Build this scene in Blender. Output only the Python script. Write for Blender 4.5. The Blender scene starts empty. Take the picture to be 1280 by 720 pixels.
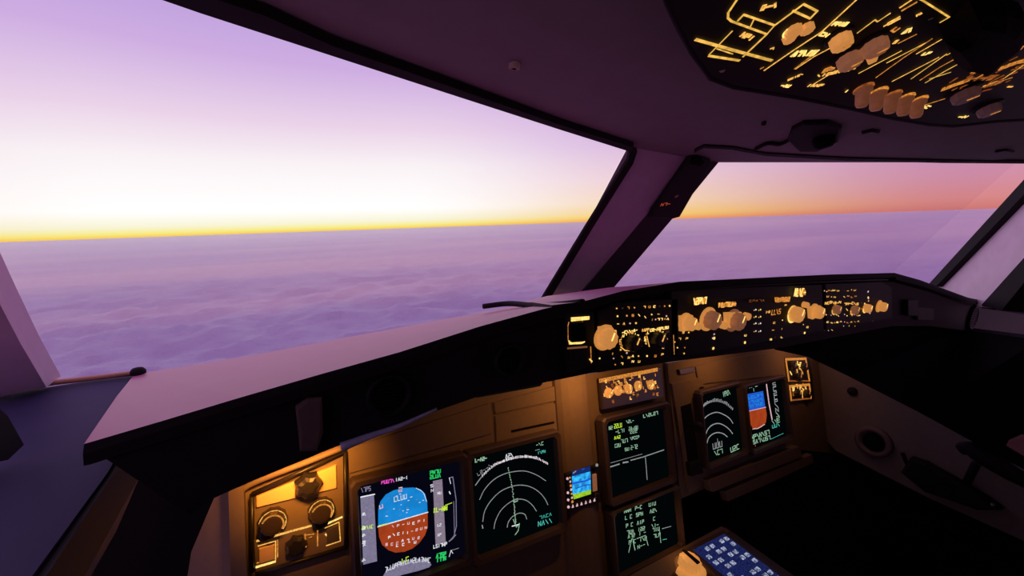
import bpy, bmesh, math, random
from mathutils import Vector as V, noise
from mathutils.bvhtree import BVHTree
random.seed(7)
SC = bpy.context.scene
COL = SC.collection

# ------------------------------------------------------------------ camera model (aircraft axes: X right, Y forward, Z up; metres)
CAM = V((-0.62245, -0.53383, 0.46783))
RX = V((0.874907, -0.481282, 0.053903))
RY = V((-0.034917, -0.173701, -0.984179))
RZ = V((0.483031, 0.859183, -0.168777))
F = 500.0
SKYUP = V((-0.071, 0.052, 0.996)).normalized()

def ray(p):
    return RX * ((p[0] - 640) / F) + RY * ((p[1] - 360) / F) + RZ

class Plane:
    def __init__(s, o, n):
        s.o = V(o); s.n = V(n).normalized()
        if s.n.dot(CAM - s.o) < 0: s.n = -s.n
        s.r = (V((1, 0, 0)) - s.n * s.n.x)
        if s.r.length < .2: s.r = V((0, -1, 0)) - s.n * (-s.n.y)
        s.r.normalize()
        s.u = s.n.cross(s.r)
        if s.u.z < -0.01: s.u = -s.u
    def at(s, p, off=0.0):
        d = ray(p); o = s.o + s.n * off
        return CAM + d * ((o - CAM).dot(s.n) / d.dot(s.n))
    def loc(s, x, u, off=0.0): return s.o + s.r * x + s.u * u + s.n * off
    def xy(s, p):
        q = s.at(p) - s.o
        return q.dot(s.r), q.dot(s.u)
def onX(p, x): d = ray(p); return CAM + d * ((x - CAM.x) / d.x)
def onY(p, y): d = ray(p); return CAM + d * ((y - CAM.y) / d.y)
def onZ(p, z): d = ray(p); return CAM + d * ((z - CAM.z) / d.z)
def p3(a, b, c): a, b, c = V(a), V(b), V(c); return Plane(a, (b - a).cross(c - a))

# ------------------------------------------------------------------ materials
MATS = {}
def nt(name):
    m = bpy.data.materials.new(name); m.use_nodes = True
    t = m.node_tree; t.nodes.clear()
    return m, t, t.nodes.new('ShaderNodeOutputMaterial')
def pbr(name, col, rough=.55, spec=.4, metal=0, grain=.12, scale=60, bump=.05, emit=None, es=0, coat=0):
    m, t, out = nt(name)
    b = t.nodes.new('ShaderNodeBsdfPrincipled'); t.links.new(b.outputs[0], out.inputs[0])
    tc = t.nodes.new('ShaderNodeTexCoord'); nz = t.nodes.new('ShaderNodeTexNoise')
    nz.inputs['Scale'].default_value = scale; nz.inputs['Detail'].default_value = 4
    t.links.new(tc.outputs['Object'], nz.inputs['Vector'])
    mx = t.nodes.new('ShaderNodeMix'); mx.data_type = 'RGBA'
    mx.inputs[6].default_value = [c * (1 - grain) for c in col] + [1]
    mx.inputs[7].default_value = [min(1, c * (1 + grain)) for c in col] + [1]
    t.links.new(nz.outputs['Fac'], mx.inputs[0]); t.links.new(mx.outputs[2], b.inputs['Base Color'])
    b.inputs['Roughness'].default_value = rough; b.inputs['Specular IOR Level'].default_value = spec
    b.inputs['Metallic'].default_value = metal; b.inputs['Coat Weight'].default_value = coat
    if bump:
        bp = t.nodes.new('ShaderNodeBump'); bp.inputs['Strength'].default_value = bump; bp.inputs['Distance'].default_value = .002
        t.links.new(nz.outputs['Fac'], bp.inputs['Height']); t.links.new(bp.outputs[0], b.inputs['Normal'])
    if emit:
        b.inputs['Emission Color'].default_value = list(emit) + [1]; b.inputs['Emission Strength'].default_value = es
    MATS[name] = m; return m
def emi(name, col, s=1.0, flick=0.0, scale=400):
    m, t, out = nt(name)
    e = t.nodes.new('ShaderNodeEmission'); e.inputs[0].default_value = list(col) + [1]; e.inputs[1].default_value = s
    if flick:
        tc = t.nodes.new('ShaderNodeTexCoord'); nz = t.nodes.new('ShaderNodeTexNoise'); nz.inputs['Scale'].default_value = scale
        t.links.new(tc.outputs['Object'], nz.inputs['Vector'])
        mr = t.nodes.new('ShaderNodeMapRange'); mr.inputs[1].default_value = .35; mr.inputs[2].default_value = .65
        mr.inputs[3].default_value = s * (1 - flick); mr.inputs[4].default_value = s * (1 + flick)
        t.links.new(nz.outputs['Fac'], mr.inputs[0]); t.links.new(mr.outputs[0], e.inputs[1])
    t.links.new(e.outputs[0], out.inputs[0]); MATS[name] = m; return m

pbr('black_plastic', (.012, .012, .014), .6, .25)
pbr('face_black', (.022, .021, .023), .7, .2)
pbr('deep_black', (.006, .006, .007), .8, .1)
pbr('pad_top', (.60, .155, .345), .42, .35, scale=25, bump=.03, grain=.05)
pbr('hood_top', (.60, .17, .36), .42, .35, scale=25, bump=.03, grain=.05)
pbr('rubber', (.015, .012, .014), .75, .2)
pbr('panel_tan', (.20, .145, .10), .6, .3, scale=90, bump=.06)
pbr('panel_dark', (.10, .08, .065), .65, .25)
pbr('bezel', (.09, .062, .05), .5, .35, scale=80)
pbr('roof', (.27, .25, .255), .75, .2, scale=40, bump=.04)
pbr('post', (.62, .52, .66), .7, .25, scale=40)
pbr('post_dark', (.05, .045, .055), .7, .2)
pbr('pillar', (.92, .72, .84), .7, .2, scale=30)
pbr('sill', (.055, .047, .125), .6, .3, scale=30)
pbr('sill_glow', (.95, .5, .3), .5, .4)  # orange horizon glow on the sill lip, painted as base colour
pbr('brown_strip', (.02, .017, .017), .6, .2)
pbr('sidewall', (.24, .20, .165), .65, .25)
pbr('shroud', (.012, .011, .012), .8, .1)
pbr('overhead', (.018, .018, .02), .6, .25)
pbr('lip_reflection', (.60, .68, 1.0), .3, .8)  # blue reflection along the glareshield lip, put into the base colour
pbr('carpet', (.03, .03, .035), .95, .05)
pbr('metal', (.3, .28, .27), .35, .5, metal=.8)
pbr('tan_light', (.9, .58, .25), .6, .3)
pbr('rail_red', (.5, .24, .24), .6, .25)
pbr('placard', (.20, .14, .13), .6, .25)
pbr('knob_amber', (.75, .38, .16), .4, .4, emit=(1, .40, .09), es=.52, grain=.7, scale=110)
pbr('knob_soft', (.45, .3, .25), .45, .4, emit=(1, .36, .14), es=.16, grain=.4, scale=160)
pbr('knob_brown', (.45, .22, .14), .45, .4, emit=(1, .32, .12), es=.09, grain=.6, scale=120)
pbr('knob_dark', (.02, .016, .013), .4, .5)
pbr('knob_glossy', (.05, .035, .025), .22, .7)
pbr('knob_mauve', (.32, .24, .28), .5, .4, emit=(1, .4, .3), es=.02)
emi('amber', (1.0, .50, .10), 1.0, .35, 500)
emi('amber_hi', (1.0, .62, .16), 1.35, .25, 300)
emi('amber_mid', (1.0, .36, .06), .62, .4, 400)
emi('amber_dim', (.9, .25, .05), .30, .5, 300)
emi('amber_red', (.75, .14, .03), .30, .5, 300)
emi('gold_line', (1.0, .55, .10), .85, .3, 150)
emi('white', (.8, .82, .88), .95, .15)
emi('greywhite', (.55, .58, .58), .5, .2)
emi('green', (.03, .75, .16), .75, .2)
emi('palegreen', (.42, .72, .48), .62, .3)
emi('cyan', (.1, .7, .6), .6, .2)
emi('magenta', (.9, .08, .6), .8)
emi('pink', (.9, .55, .6), .8, .2)
emi('yellowgreen', (.6, .9, .05), .9, .2)
emi('sky_blue', (.01, .26, .72), .9, .1, 60)
emi('deep_blue', (.02, .12, .75), .8, .2, 300)
emi('dark_navy', (.01, .03, .18), .8)
emi('brown', (.42, .055, .012), .85, .12, 60)
emi('tape_grey', (.26, .23, .36), .78, .12)
emi('tape_mauve', (.30, .24, .32), .78, .12)
emi('isis_blue', (.03, .42, .95), 1.0, .5, 120)
emi('isis_green', (.35, .62, .02), .9, .3)
emi('key_white', (.5, .55, .8), .5, .8, 260)
emi('key_blue', (.02, .03, .16), .5, .5, 300)
emi('red', (.9, .12, .05), .5)
emi('screen_black', (.0008, .0018, .0022), .8)
emi('screen_navy', (.002, .0022, .007), .8)

def glass_mat():
    m, t, out = nt('glass')
    tr = t.nodes.new('ShaderNodeBsdfTransparent'); tr.inputs[0].default_value = (.97, .96, .98, 1)
    gl = t.nodes.new('ShaderNodeBsdfGlossy'); gl.inputs['Roughness'].default_value = .03
    lw = t.nodes.new('ShaderNodeLayerWeight'); lw.inputs[0].default_value = .5
    pw = t.nodes.new('ShaderNodeMath'); pw.operation = 'POWER'; pw.inputs[1].default_value = 4.0; t.links.new(lw.outputs['Facing'], pw.inputs[0])
    ml = t.nodes.new('ShaderNodeMath'); ml.operation = 'MULTIPLY'; ml.inputs[1].default_value = .04; t.links.new(pw.outputs[0], ml.inputs[0])
    mx = t.nodes.new('ShaderNodeMixShader')
    t.links.new(ml.outputs[0], mx.inputs[0]); t.links.new(tr.outputs[0], mx.inputs[1]); t.links.new(gl.outputs[0], mx.inputs[2])
    t.links.new(mx.outputs[0], out.inputs[0]); MATS['glass'] = m
glass_mat()

# ------------------------------------------------------------------ mesh building
class MB:
    def __init__(s): s.v = []; s.f = []; s.m = []; s.mats = []; s.smooth = []
    def mi(s, m):
        if m not in s.mats: s.mats.append(m)
        return s.mats.index(m)
    def add(s, vs, fs, m, smooth=False):
        k = len(s.v); s.v += [V(a) for a in vs]; i = s.mi(m)
        for f in fs: s.f.append([k + a for a in f]); s.m.append(i); s.smooth.append(smooth)
        return s
    def prism(s, pts, vec, m, bev=0.0):
        """solid from an outline and an extrusion vector; bev shrinks the far face for a chamfer"""
        pts = [V(p) for p in pts]; vec = V(vec); n = len(pts)
        if bev:
            c = sum(pts, V()) / n
            rings = [pts, [p + vec * .7 for p in pts],
                     [p + vec + (c - p).normalized() * min(bev, (c - p).length * .4) for p in pts]]
        else: rings = [pts, [p + vec for p in pts]]
        vs = [p for r in rings for p in r]; fs = [list(range(n))[::-1], [n * (len(rings) - 1) + i for i in range(n)]]
        for k in range(len(rings) - 1):
            for i in range(n):
                j = (i + 1) % n; fs.append([k * n + i, k * n + j, (k + 1) * n + j, (k + 1) * n + i])
        return s.add(vs, fs, m)
    def rect(s, P, x0, x1, u0, u1, o0, o1, m, bev=.0, cor=.0):
        """block on a plane in its local metres, with cut corners"""
        if cor:
            q = [(x0 + cor, u0), (x1 - cor, u0), (x1, u0 + cor), (x1, u1 - cor), (x1 - cor, u1), (x0 + cor, u1), (x0, u1 - cor), (x0, u0 + cor)]
        else: q = [(x0, u0), (x1, u0), (x1, u1), (x0, u1)]
        return s.prism([P.loc(x, u, o0) for x, u in q], P.n * (o1 - o0), m, bev)
    def tube(s, pts, r, m, n=8, closed=False):
        pts = [V(p) for p in pts]; vs = []; fs = []; L = len(pts)
        rr = r if isinstance(r, (list, tuple)) else [r] * L
        for i, p in enumerate(pts):
            t = (pts[min(i + 1, L - 1)] - pts[max(i - 1, 0)]).normalized()
            a = t.cross(V((0, 0, 1)));
            if a.length < .1: a = t.cross(V((1, 0, 0)))
            a.normalize(); b = t.cross(a)
            for k in range(n):
                w = 2 * math.pi * k / n; vs.append(p + (a * math.cos(w) + b * math.sin(w)) * rr[i])
        for i in range(L - 1):
            for k in range(n):
                j = (k + 1) % n; fs.append([i * n + k, i * n + j, (i + 1) * n + j, (i + 1) * n + k])
        fs.append(list(range(n))[::-1]); fs.append([(L - 1) * n + k for k in range(n)])
        return s.add(vs, fs, m, True)
    def lathe(s, c, ax, prof, m, n=24, ridge=0.0, smooth=True):
        """prof: list of (radius, height) along the axis; ridge gives a fluted grip"""
        c = V(c); ax = V(ax).normalized(); a = ax.cross(V((0, 0, 1)))
        if a.length < .1: a = ax.cross(V((1, 0, 0)))
        a.normalize(); b = ax.cross(a); vs = []; fs = []
        for r, h in prof:
            for k in range(n):
                w = 2 * math.pi * k / n; q = r * (1 + (ridge if k % 2 else -ridge))
                vs.append(c + ax * h + (a * math.cos(w) + b * math.sin(w)) * q)
        for i in range(len(prof) - 1):
            for k in range(n):
                j = (k + 1) % n; fs.append([i * n + k, i * n + j, (i + 1) * n + j, (i + 1) * n + k])
        fs.append(list(range(n))[::-1]); fs.append([(len(prof) - 1) * n + k for k in range(n)])
        return s.add(vs, fs, m, smooth and not ridge)
    def line(s, P, pts, w, m, off=.0006, th=.0004):
        """a thin raised stroke along 3D points lying on plane P"""
        for a, b in zip(pts, pts[1:]):
            d = (b - a)
            if d.length < 1e-6: continue
            q = d.normalized().cross(P.n) * (w / 2); e = d.normalized() * (w * .3)
            s.prism([a - q - e, b - q + e, b + q + e, a + q - e], P.n * th, m)
        return s
    def stroke(s, P, px, w, m, off=.0006, smooth=False):
        pts = [P.at(p, off) for p in px]
        if smooth: pts = catmull(pts)
        return s.line(P, pts, w, m)
    def poly(s, P, px, m, off=.0004, th=.0003):
        return s.prism([P.at(p, off) for p in px], P.n * th, m)
    def join(s, o):
        k = len(s.v); s.v += o.v; s.f += [[k + a for a in f] for f in o.f]; s.m += [s.mi(o.mats[i]) for i in o.m]; s.smooth += o.smooth
        return s
    def build(s, name, parent=None, **props):
        me = bpy.data.meshes.new(name)
        o = bpy.data.objects.new(name, me); COL.objects.link(o)
        off = V()
        if parent:
            o.parent = parent; q = parent
            while q: off += q.location; q = q.parent
        else:
            c = sum(s.v, V()) / max(1, len(s.v)); o.location = c; off = c
        me.from_pydata([tuple(a - off) for a in s.v], [], s.f)
        for m in s.mats: me.materials.append(MATS[m])
        me.polygons.foreach_set('material_index', s.m); me.polygons.foreach_set('use_smooth', s.smooth)
        bm = bmesh.new(); bm.from_mesh(me); bmesh.ops.recalc_face_normals(bm, faces=bm.faces); bm.to_mesh(me); bm.free()
        me.update()
        for k, v in props.items(): o[k] = v
        return o
def catmull(p, n=7):
    q = [p[0] * 2 - p[1]] + list(p) + [p[-1] * 2 - p[-2]]; r = []
    for i in range(1, len(q) - 2):
        a, b, c, d = q[i - 1:i + 3]
        for k in range(n):
            t = k / n; r.append((b * 2 + (c - a) * t + (a * 2 - b * 5 + c * 4 - d) * t * t + (b * 3 - a - c * 3 + d) * t ** 3) * .5)
    return r + [p[-1]]
def thing(name, label, cat, loc, group=None):
    o = bpy.data.objects.new(name, None); COL.objects.link(o); o.location = loc; o.empty_display_size = .02
    o['label'] = label; o['category'] = cat
    if group: o['group'] = group
    return o
def struct(mb, name): return mb.build(name, None, kind='structure')
def tag(o, label, cat, group=None):
    o['label'] = label; o['category'] = cat
    if group: o['group'] = group
    return o
SEG = ['0,4 0,0 2,0 2,4', '0,4 2,4 2,0', '0,0 0,4 2,4 2,2 0,2', '2,4 0,4 0,0 2,0', '0,2 2,2', '1,4 1,0', '0,0 1,4 2,0', '0,4 2,0', '0,4 0,0 2,0', '0,4 2,4 2,2 0,2 0,0 2,0', '2,4 0,4 0,2 2,2 2,0 0,0', '0,0 0,4 2,0 2,4']
def glyphs(mb, P, a, b, h, n, m, w=None, off=.0007, lo=0, skip=.0):
    """a row of n small illegible characters from pixel a to pixel b; h = character height in metres"""
    A = P.at(a, off); B = P.at(b, off); d = (B - A)
    if d.length < 1e-6: d = P.r * .001
    x = d.normalized(); u = P.n.cross(x)
    if u.dot(P.u) < 0: u = -u
    step = d.length / max(1, n); w = w or h * .17
    for i in range(n):
        if random.random() < skip: continue
        o = A + x * (step * (i + .12)); g = random.choice(SEG[lo:])
        pts = [o + x * (float(c.split(',')[0]) / 2 * step * .66) + u * ((float(c.split(',')[1]) / 4 - .5) * h) for c in g.split()]
        mb.line(P, pts, w, m)
def dot(mb, P, p, r, m, off=.0006):
    c = P.at(p, off); mb.lathe(c, P.n, [(r, 0), (r, .0006)], m, 8)
def knob(parent, P, p, r, h, m, off=0., name='knob', ring=None, n=20, pointer='amber_hi', ridge=.05, label=None):
    c = P.at(p, off); mb = MB()
    if ring: mb.lathe(c, P.n, [(r * 1.35, 0), (r * 1.35, h * .12), (r * 1.15, h * .18)], ring, n)
    mb.lathe(c, P.n, [(r, 0), (r * .98, h * .75), (r * .9, h * .93), (r * .7, h)], m, n, ridge)
    if m in ('knob_amber', 'knob_soft', 'knob_mauve') and r > .006:
        arc = [c + P.n * .0012 + (P.r * math.cos(w) + P.u * math.sin(w)) * r * 1.16 for w in [3.3 + i * .24 for i in range(12)]]
        mb.line(P, arc, r * .2, 'amber_hi' if m == 'knob_amber' else 'amber')  # glowing crescent paints an amber highlight at the knob base
    if pointer:
        a = c + P.n * (h * 1.0); mb.line(P, [a, a + (P.u * .8 + P.r * .3).normalized() * r * .75], r * .16, pointer)
    o = mb.build(name, parent)
    if label: o['label'] = label
    return o
def Z(ox, oy, s):
    return lambda *q: [(ox + q[i] / s, oy + q[i + 1] / s) for i in range(0, len(q), 2)]

# ------------------------------------------------------------------ reference surfaces
TT = math.radians(15)
PN = Plane((0, 0, 0), (0, -math.cos(TT), math.sin(TT)))              # main instrument panel, leaning back 15 degrees
FY = -.22
FC = Plane((0, FY, .35), (0, -1, 0.0))                                # face of the glareshield / control unit
WL = p3((-.12, -.01, .6), (-.11, .19, .315), (-.8, .03, .28))         # left windshield
WR = p3((.115, -.01, .599), (.069, .182, .327), (1.0, -.144, .365))   # right windshield
OV = Plane(CAM + (V((0, -.05, .65)) - CAM) * .66, (0, -.4226, -.9063)) # overhead panel

# ------------------------------------------------------------------ roof liner
HL0 = WL.at((783, 183)); HL1 = WL.at((250, 0)); HR0 = WR.at((895, 203)); HR1 = WR.at((1270, 203))
dl = (HL1 - HL0) / (HL1.x - HL0.x); dr = (HR1 - HR0) / (HR1.x - HR0.x)
def header(x):
    if x <= HL0.x: return HL0 + dl * (x - HL0.x)
    if x >= HR0.x: return HR0 + dr * (x - HR0.x)
    t = (x - HL0.x) / (HR0.x - HL0.x); return HL0.lerp(HR0, t)
def base_z(y):
    if y > -.27: return .600 + .045 * min(1, max(0, -y / .27))
    return min(.645 + .466 * (-.27 - y), .95)
roof = MB()
xs = [-1.25 + i * .05 for i in range(16)] + [-.45, HL0.x, HL0.x + .01, 0, HR0.x - .01, HR0.x, .2, .3, .4, .5, .6, .7, .8, .9, 1.0, 1.1, 1.25]
xs = sorted(set(round(x, 4) for x in xs)); rows = 22
vs = []; fs = []
for x in xs:
    H = header(x); rise = H.z - .600
    for k in range(rows):
        t = k / (rows - 1); y = H.y + (-1.75 - H.y) * t ** 1.7
        vs.append(V((x, y, H.z + base_z(y) - base_z(H.y))))
nx = len(xs)
for i in range(nx - 1):
    for k in range(rows - 1): fs.append([i * rows + k, (i + 1) * rows + k, (i + 1) * rows + k + 1, i * rows + k + 1])
RB = BVHTree.FromPolygons(vs, fs)
n0 = len(vs); top = [v + V((0, .012, .05)) for v in vs]
fs2 = fs + [[n0 + a for a in f][::-1] for f in fs]
for i in range(nx - 1): fs2 += [[i * rows, (i + 1) * rows, n0 + (i + 1) * rows, n0 + i * rows], [i * rows + rows - 1, (i + 1) * rows + rows - 1, n0 + (i + 1) * rows + rows - 1, n0 + i * rows + rows - 1]]
for k in range(rows - 1): fs2 += [[k, k + 1, n0 + k + 1, n0 + k], [(nx - 1) * rows + k, (nx - 1) * rows + k + 1, n0 + (nx - 1) * rows + k + 1, n0 + (nx - 1) * rows + k]]
roof.add(vs + top, fs2, 'roof', True)
struct(roof, 'ceiling')
def on_roof(p, off=.0):
    h = RB.ray_cast(CAM, ray(p).normalized())
    if h[0] is None: return onZ(p, .62)
    return h[0] + V((0, 0, -off))

# ------------------------------------------------------------------ window panes, seals, posts
def pane(P, pts, name):
    mb = MB(); mb.prism([p for p in pts], P.n * -.006, 'glass'); return struct(mb, name)
def ext(P, pts): return [P.at(p) for p in pts]
cL = [HL0 + V((0, 0, .0)), HL0 + dl * (-.95 - HL0.x), WL.at((60, 475)) + (WL.at((60, 475)) - WL.at((0, 360))) * .4, WL.at((690, 365)) + (WL.at((690, 365)) - HL0) * .1]
cL[1] = HL0 + dl * (-.88 - HL0.x)
pane(WL, cL, 'window_1')
cR = [HR0, HR1.lerp(HR0, .0), onX((1180, 350), 1.0) * 1.0, WR.at((770, 355)) + (WR.at((770, 355)) - HR0) * .1]
a, b, c = cR[0], cR[1], cR[3]
cR = [a, b, V((b.x - .0, c.y - .32, c.z + .02)), c]
q = cR[2]; q -= WR.n * ((q - WR.o).dot(WR.n)); cR[2] = q
pane(WR, cR, 'window_2')

seal = MB()                                                          # black rubber round the left pane
lo = [(-60, -111), (100, -55), (250, 0), (400, 51.5), (560, 106.5), (700, 154.5), (790, 184.5)]
hi = [(-60, -150), (150, -62), (330, 2), (415, 42), (560, 95), (700, 147), (792, 177)]
lp = [on_roof((x, y - 1.2), .001) for x, y in lo]; hp = [on_roof(p, .001) for p in hi]
for i in range(len(lo) - 1): seal.prism([lp[i], lp[i + 1], hp[i + 1], hp[i]], V((0, 0, -.008)), 'rubber')
struct(seal, 'trim_1')
seal = MB()
so = [(770, 174), (786, 182), (783, 198), (730, 283), (676, 372)]; si = [(792, 172), (794, 188), (789, 203), (739, 283), (686, 372)]
for i in range(4): seal.prism([WL.at(so[i]), WL.at(so[i + 1]), WL.at(si[i + 1]), WL.at(si[i])], WL.n * .005, 'rubber')
struct(seal, 'trim_2')
MP = Plane((0, -.01, .6), (0, -1, -.702))
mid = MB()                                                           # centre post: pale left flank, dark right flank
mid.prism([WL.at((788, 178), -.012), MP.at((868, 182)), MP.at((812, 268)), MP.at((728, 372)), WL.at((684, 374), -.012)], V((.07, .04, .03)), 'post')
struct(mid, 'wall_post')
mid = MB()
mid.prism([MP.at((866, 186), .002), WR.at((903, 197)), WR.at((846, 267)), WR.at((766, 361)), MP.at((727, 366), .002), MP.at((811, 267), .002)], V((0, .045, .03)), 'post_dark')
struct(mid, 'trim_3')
gr = MB(); hp = [(868, 186), (880, 180), (915, 182), (958, 190), (1060, 196), (1180, 199), (1300, 200)]   # dark groove over the right pane
for a, b in zip(hp, hp[1:]):
    gr.prism([on_roof(a, .0), on_roof(b, .0), on_roof((b[0], b[1] + 3), .0), on_roof((a[0], a[1] + 3), .0)], V((0, 0, -.003)), 'rubber')
struct(gr, 'trim_4')

PP = Plane((1.0, -.2, .4), (-.6, .8, 0))
def pil(px, x, m, name, t=.03):
    mb = MB(); mb.prism([PP.at(p, 1.0 - x) for p in px], PP.n * -t, m); return struct(mb, name)
pil([(1160, 356), (1282, 222), (1330, 165), (1330, 185), (1283, 240), (1170, 358)], .985, 'rubber', 'trim_5', .05)
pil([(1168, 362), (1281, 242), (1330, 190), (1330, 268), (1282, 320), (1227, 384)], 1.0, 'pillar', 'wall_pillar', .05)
pil([(1226, 382), (1281, 321), (1330, 268), (1330, 300), (1286, 346), (1252, 388)], .985, 'rubber', 'trim_6', .05)
# left corner post, slim and close to the camera side
mb = MB(); q = [WL.at((58, 484)), WL.at((26, 430)), WL.at((-8, 365)), WL.at((-60, 262)), WL.at((-85, 210)), WL.at((-130, 200)), WL.at((-60, 400)), WL.at((-20, 500))]
mb.prism(q, V((.0, .03, .0)), 'pillar'); struct(mb, 'wall_corner')

# ------------------------------------------------------------------ cabin shell
def boxm(x0, x1, y0, y1, z0, z1, m):
    mb = MB(); mb.prism([(x0, y0, z0), (x1, y0, z0), (x1, y1, z0), (x0, y1, z0)], (0, 0, z1 - z0), m); return mb
struct(boxm(-1.3, 1.3, -1.8, .3, -1.05, -1.0, 'carpet'), 'floor')
struct(boxm(-1.3, 1.3, -1.85, -1.75, -1.0, 1.1, 'sidewall'), 'wall_rear')
struct(boxm(-1.3, -.93, -1.75, -.9, .27, .72, 'sidewall'), 'wall_left')
struct(boxm(-.80, -.76, -1.75, -.16, -1.0, .24, 'deep_black'), 'wall_left_lower')
struct(boxm(.99, 1.3, -1.75, -.9, .27, .80, 'sidewall'), 'wall_right')
struct(boxm(-1.2, 1.3, .24, .30, -1.0, .13, 'deep_black'), 'wall_front')
struct(boxm(.845, .88, -1.75, .24, -1.0, -.10, 'deep_black'), 'wall_right_footwell')
struct(boxm(.88, 1.3, -1.75, .24, -.12, -.08, 'deep_black'), 'trim_10')

# left window sill and the edge strip under it
sz = .27
sp = [onZ((165, 468), sz), onZ((20, 490), sz), V((-.98, .07, sz)), V((-.98, -.75, sz)), V((-.741, -.75, sz)), onZ((40, 720), sz), onZ((135, 590), sz), V((-.755, .03, sz))]
mb = MB(); mb.prism(sp, (0, 0, -.05), 'sill'); struct(mb, 'trim_7')
mb = MB()
mb.prism([(-.741, -.75, sz - .001), (-.741, .03, sz - .001), (-.735, .03, .247), (-.735, -.75, .247)], (-.03, 0, -.01), 'brown_strip'); struct(mb, 'trim_8')
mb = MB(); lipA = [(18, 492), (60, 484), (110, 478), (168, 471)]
mb.tube([onZ((x, y - 1), sz + .004) + V((0, .01, 0)) for x, y in lipA], .003, 'sill_glow'); struct(mb, 'sill_lip_glow')
mb = MB(); mb.prism([onX(p, -.80) for p in [(-12, 500), (10, 520), (30, 556), (10, 575), (-14, 575)]], (-.02, 0, 0), 'rubber')
tag(mb.build('window_latch'), 'small black triangular latch on the left window sill at the picture edge', 'latch')

# ------------------------------------------------------------------ glareshield
gs = thing('glareshield', 'long black padded glareshield under the windscreens with a mauve lit top', 'glareshield', (0, FY, .33))
near = [(105, 555), (200, 527), (300, 497), (400, 468), (500, 440), (600, 408), (680, 386), (728, 376)]
NP = [onY(p, FY) for p in near]
far = [V((-.79, .045, .277)), V((-.72, .055, .284)), V((-.65, .07, .288)), V((-.55, .09, .294)), V((-.46, .11, .299)), V((-.37, .13, .305)), V((-.30, .15, .309)), V((-.24, .165, .313))]
farpx = [(168, 468), (235, 457), (320, 443), (410, 426), (480, 413), (550, 400), (600, 391), (640, 383)]
far = [onY(p, f.y) for p, f in zip(farpx, far)]
def slab(mb, A, B, th, m, edge, r=.010):
    """padded top between two 3D curves with a rounded front lip"""
    n = len(A)
    vs = []; fs = []
    for a, b in zip(A, B):
        vs += [b, a.lerp(b, .5) + V((0, 0, .002)), a, a + V((0, -.003, -.005)), a + V((0, -.004, -th + .004)), a + V((0, .004, -th)), b + V((0, 0, -th))]
    k = 7
    top = []; rest = []
    for i in range(n - 1):
        for j in range(k):
            f = [i * k + j, (i + 1) * k + j, (i + 1) * k + (j + 1) % k, i * k + (j + 1) % k]
            (top if j < 2 else rest).append(f)
    rest += [list(range(k)), [(n - 1) * k + j for j in range(k)]]
    base = len(mb.v)
    mb.add(vs, top, m, False)
    mb.f += [[base + a for a in f] for f in rest]; i2 = mb.mi(edge); mb.m += [i2] * len(rest); mb.smooth += [False] * len(rest)
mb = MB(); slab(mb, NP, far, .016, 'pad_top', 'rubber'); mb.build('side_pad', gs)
mb = MB(); c = far[0] + V((.006, -.01, .004)); mb.lathe(c, (0, 0, 1), [(.007, 0), (.007, .003), (.005, .006), (.002, .007)], 'rubber', 16)
mb.build('pad_button', gs)
# centre hood
hn = [(690, 381.5), (728, 377), (780, 363.5), (850, 352), (905, 349.5), (975, 346), (1040, 343), (1118, 341)]
hf = [(645, 378.5), (690, 366), (735, 357), (800, 351.5)]
HN = [onY(p, FY) for p in hn]
HF = [onY((655, 379.3), .0), onY((690, 369), .08), onY((770, 359), .12)]
HF = [onY((648, 378.5), .0), onY((684, 370), .06), onY((760, 359.5), .08), onY((850, 356), .02)] + [V((p.x + .04, .05, .335)) for p in HN[4:]]
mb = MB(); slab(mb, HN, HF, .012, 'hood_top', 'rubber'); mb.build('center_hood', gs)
mb = MB()                                                            # shade of the gap where the pads meet, built as a black tube
pts = catmull([onY(p, y) for p, y in [((604, 383), -.02), ((636, 379.5), -.05), ((668, 382), -.12), ((700, 381), -.19), ((729, 378), -.224)]])
mb.tube(pts, .0038, 'rubber'); mb.build('gap_shade', gs)
rn = [(1118, 341), (1150, 350), (1180, 361), (1210, 372), (1250, 380), (1330, 392)]
RNp = [onY(p, FY) for p in rn]
RF = [V((min(p.x, 1.15) + .04, .05 - .1 * max(0, p.x - .4), min(p.z - .03, .32))) for p in RNp]
mb = MB(); slab(mb, RNp, RF, .016, 'rubber', 'rubber'); mb.build('side_pad', gs, label='black right side pad sloping down to the right')
# faces below the pads
def face(px_top, px_bot, m, name, th=.007, y=FY):
    mb = MB(); n = len(px_top); px_top = [(a, b + 2.5) for a, b in px_top]; A = [onY(p, y) + V((0, .003, 0)) for p in px_top]; B = [onY(p, y) + V((0, .003, 0)) for p in px_bot]
    vs = A + B + [a + V((0, th, 0)) for a in A] + [b + V((0, th, 0)) for b in B]; fs = []
    for i in range(n - 1):
        fs += [[i, i + 1, n + i + 1, n + i], [2 * n + i, 2 * n + i + 1, 3 * n + i + 1, 3 * n + i],
               [i, i + 1, 2 * n + i + 1, 2 * n + i], [n + i, n + i + 1, 3 * n + i + 1, 3 * n + i]]
    fs += [[0, n, 3 * n, 2 * n], [n - 1, 2 * n - 1, 4 * n - 1, 3 * n - 1]]
    mb.add(vs, fs, m); return mb.build(name, gs)
face([(112, 562), (200, 534), (300, 505), (430, 467), (600, 416), (690, 392), (736, 381)],
     [(236, 648), (262, 628), (318, 603), (430, 557), (600, 497), (690, 478), (738, 468)], 'face_black', 'face_panel')
face([(736, 380), (790, 370), (850, 360), (975, 354), (1118, 350)],
     [(738, 468), (790, 461), (850, 452), (975, 436), (1118, 408)], 'face_black', 'face_panel')
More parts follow.
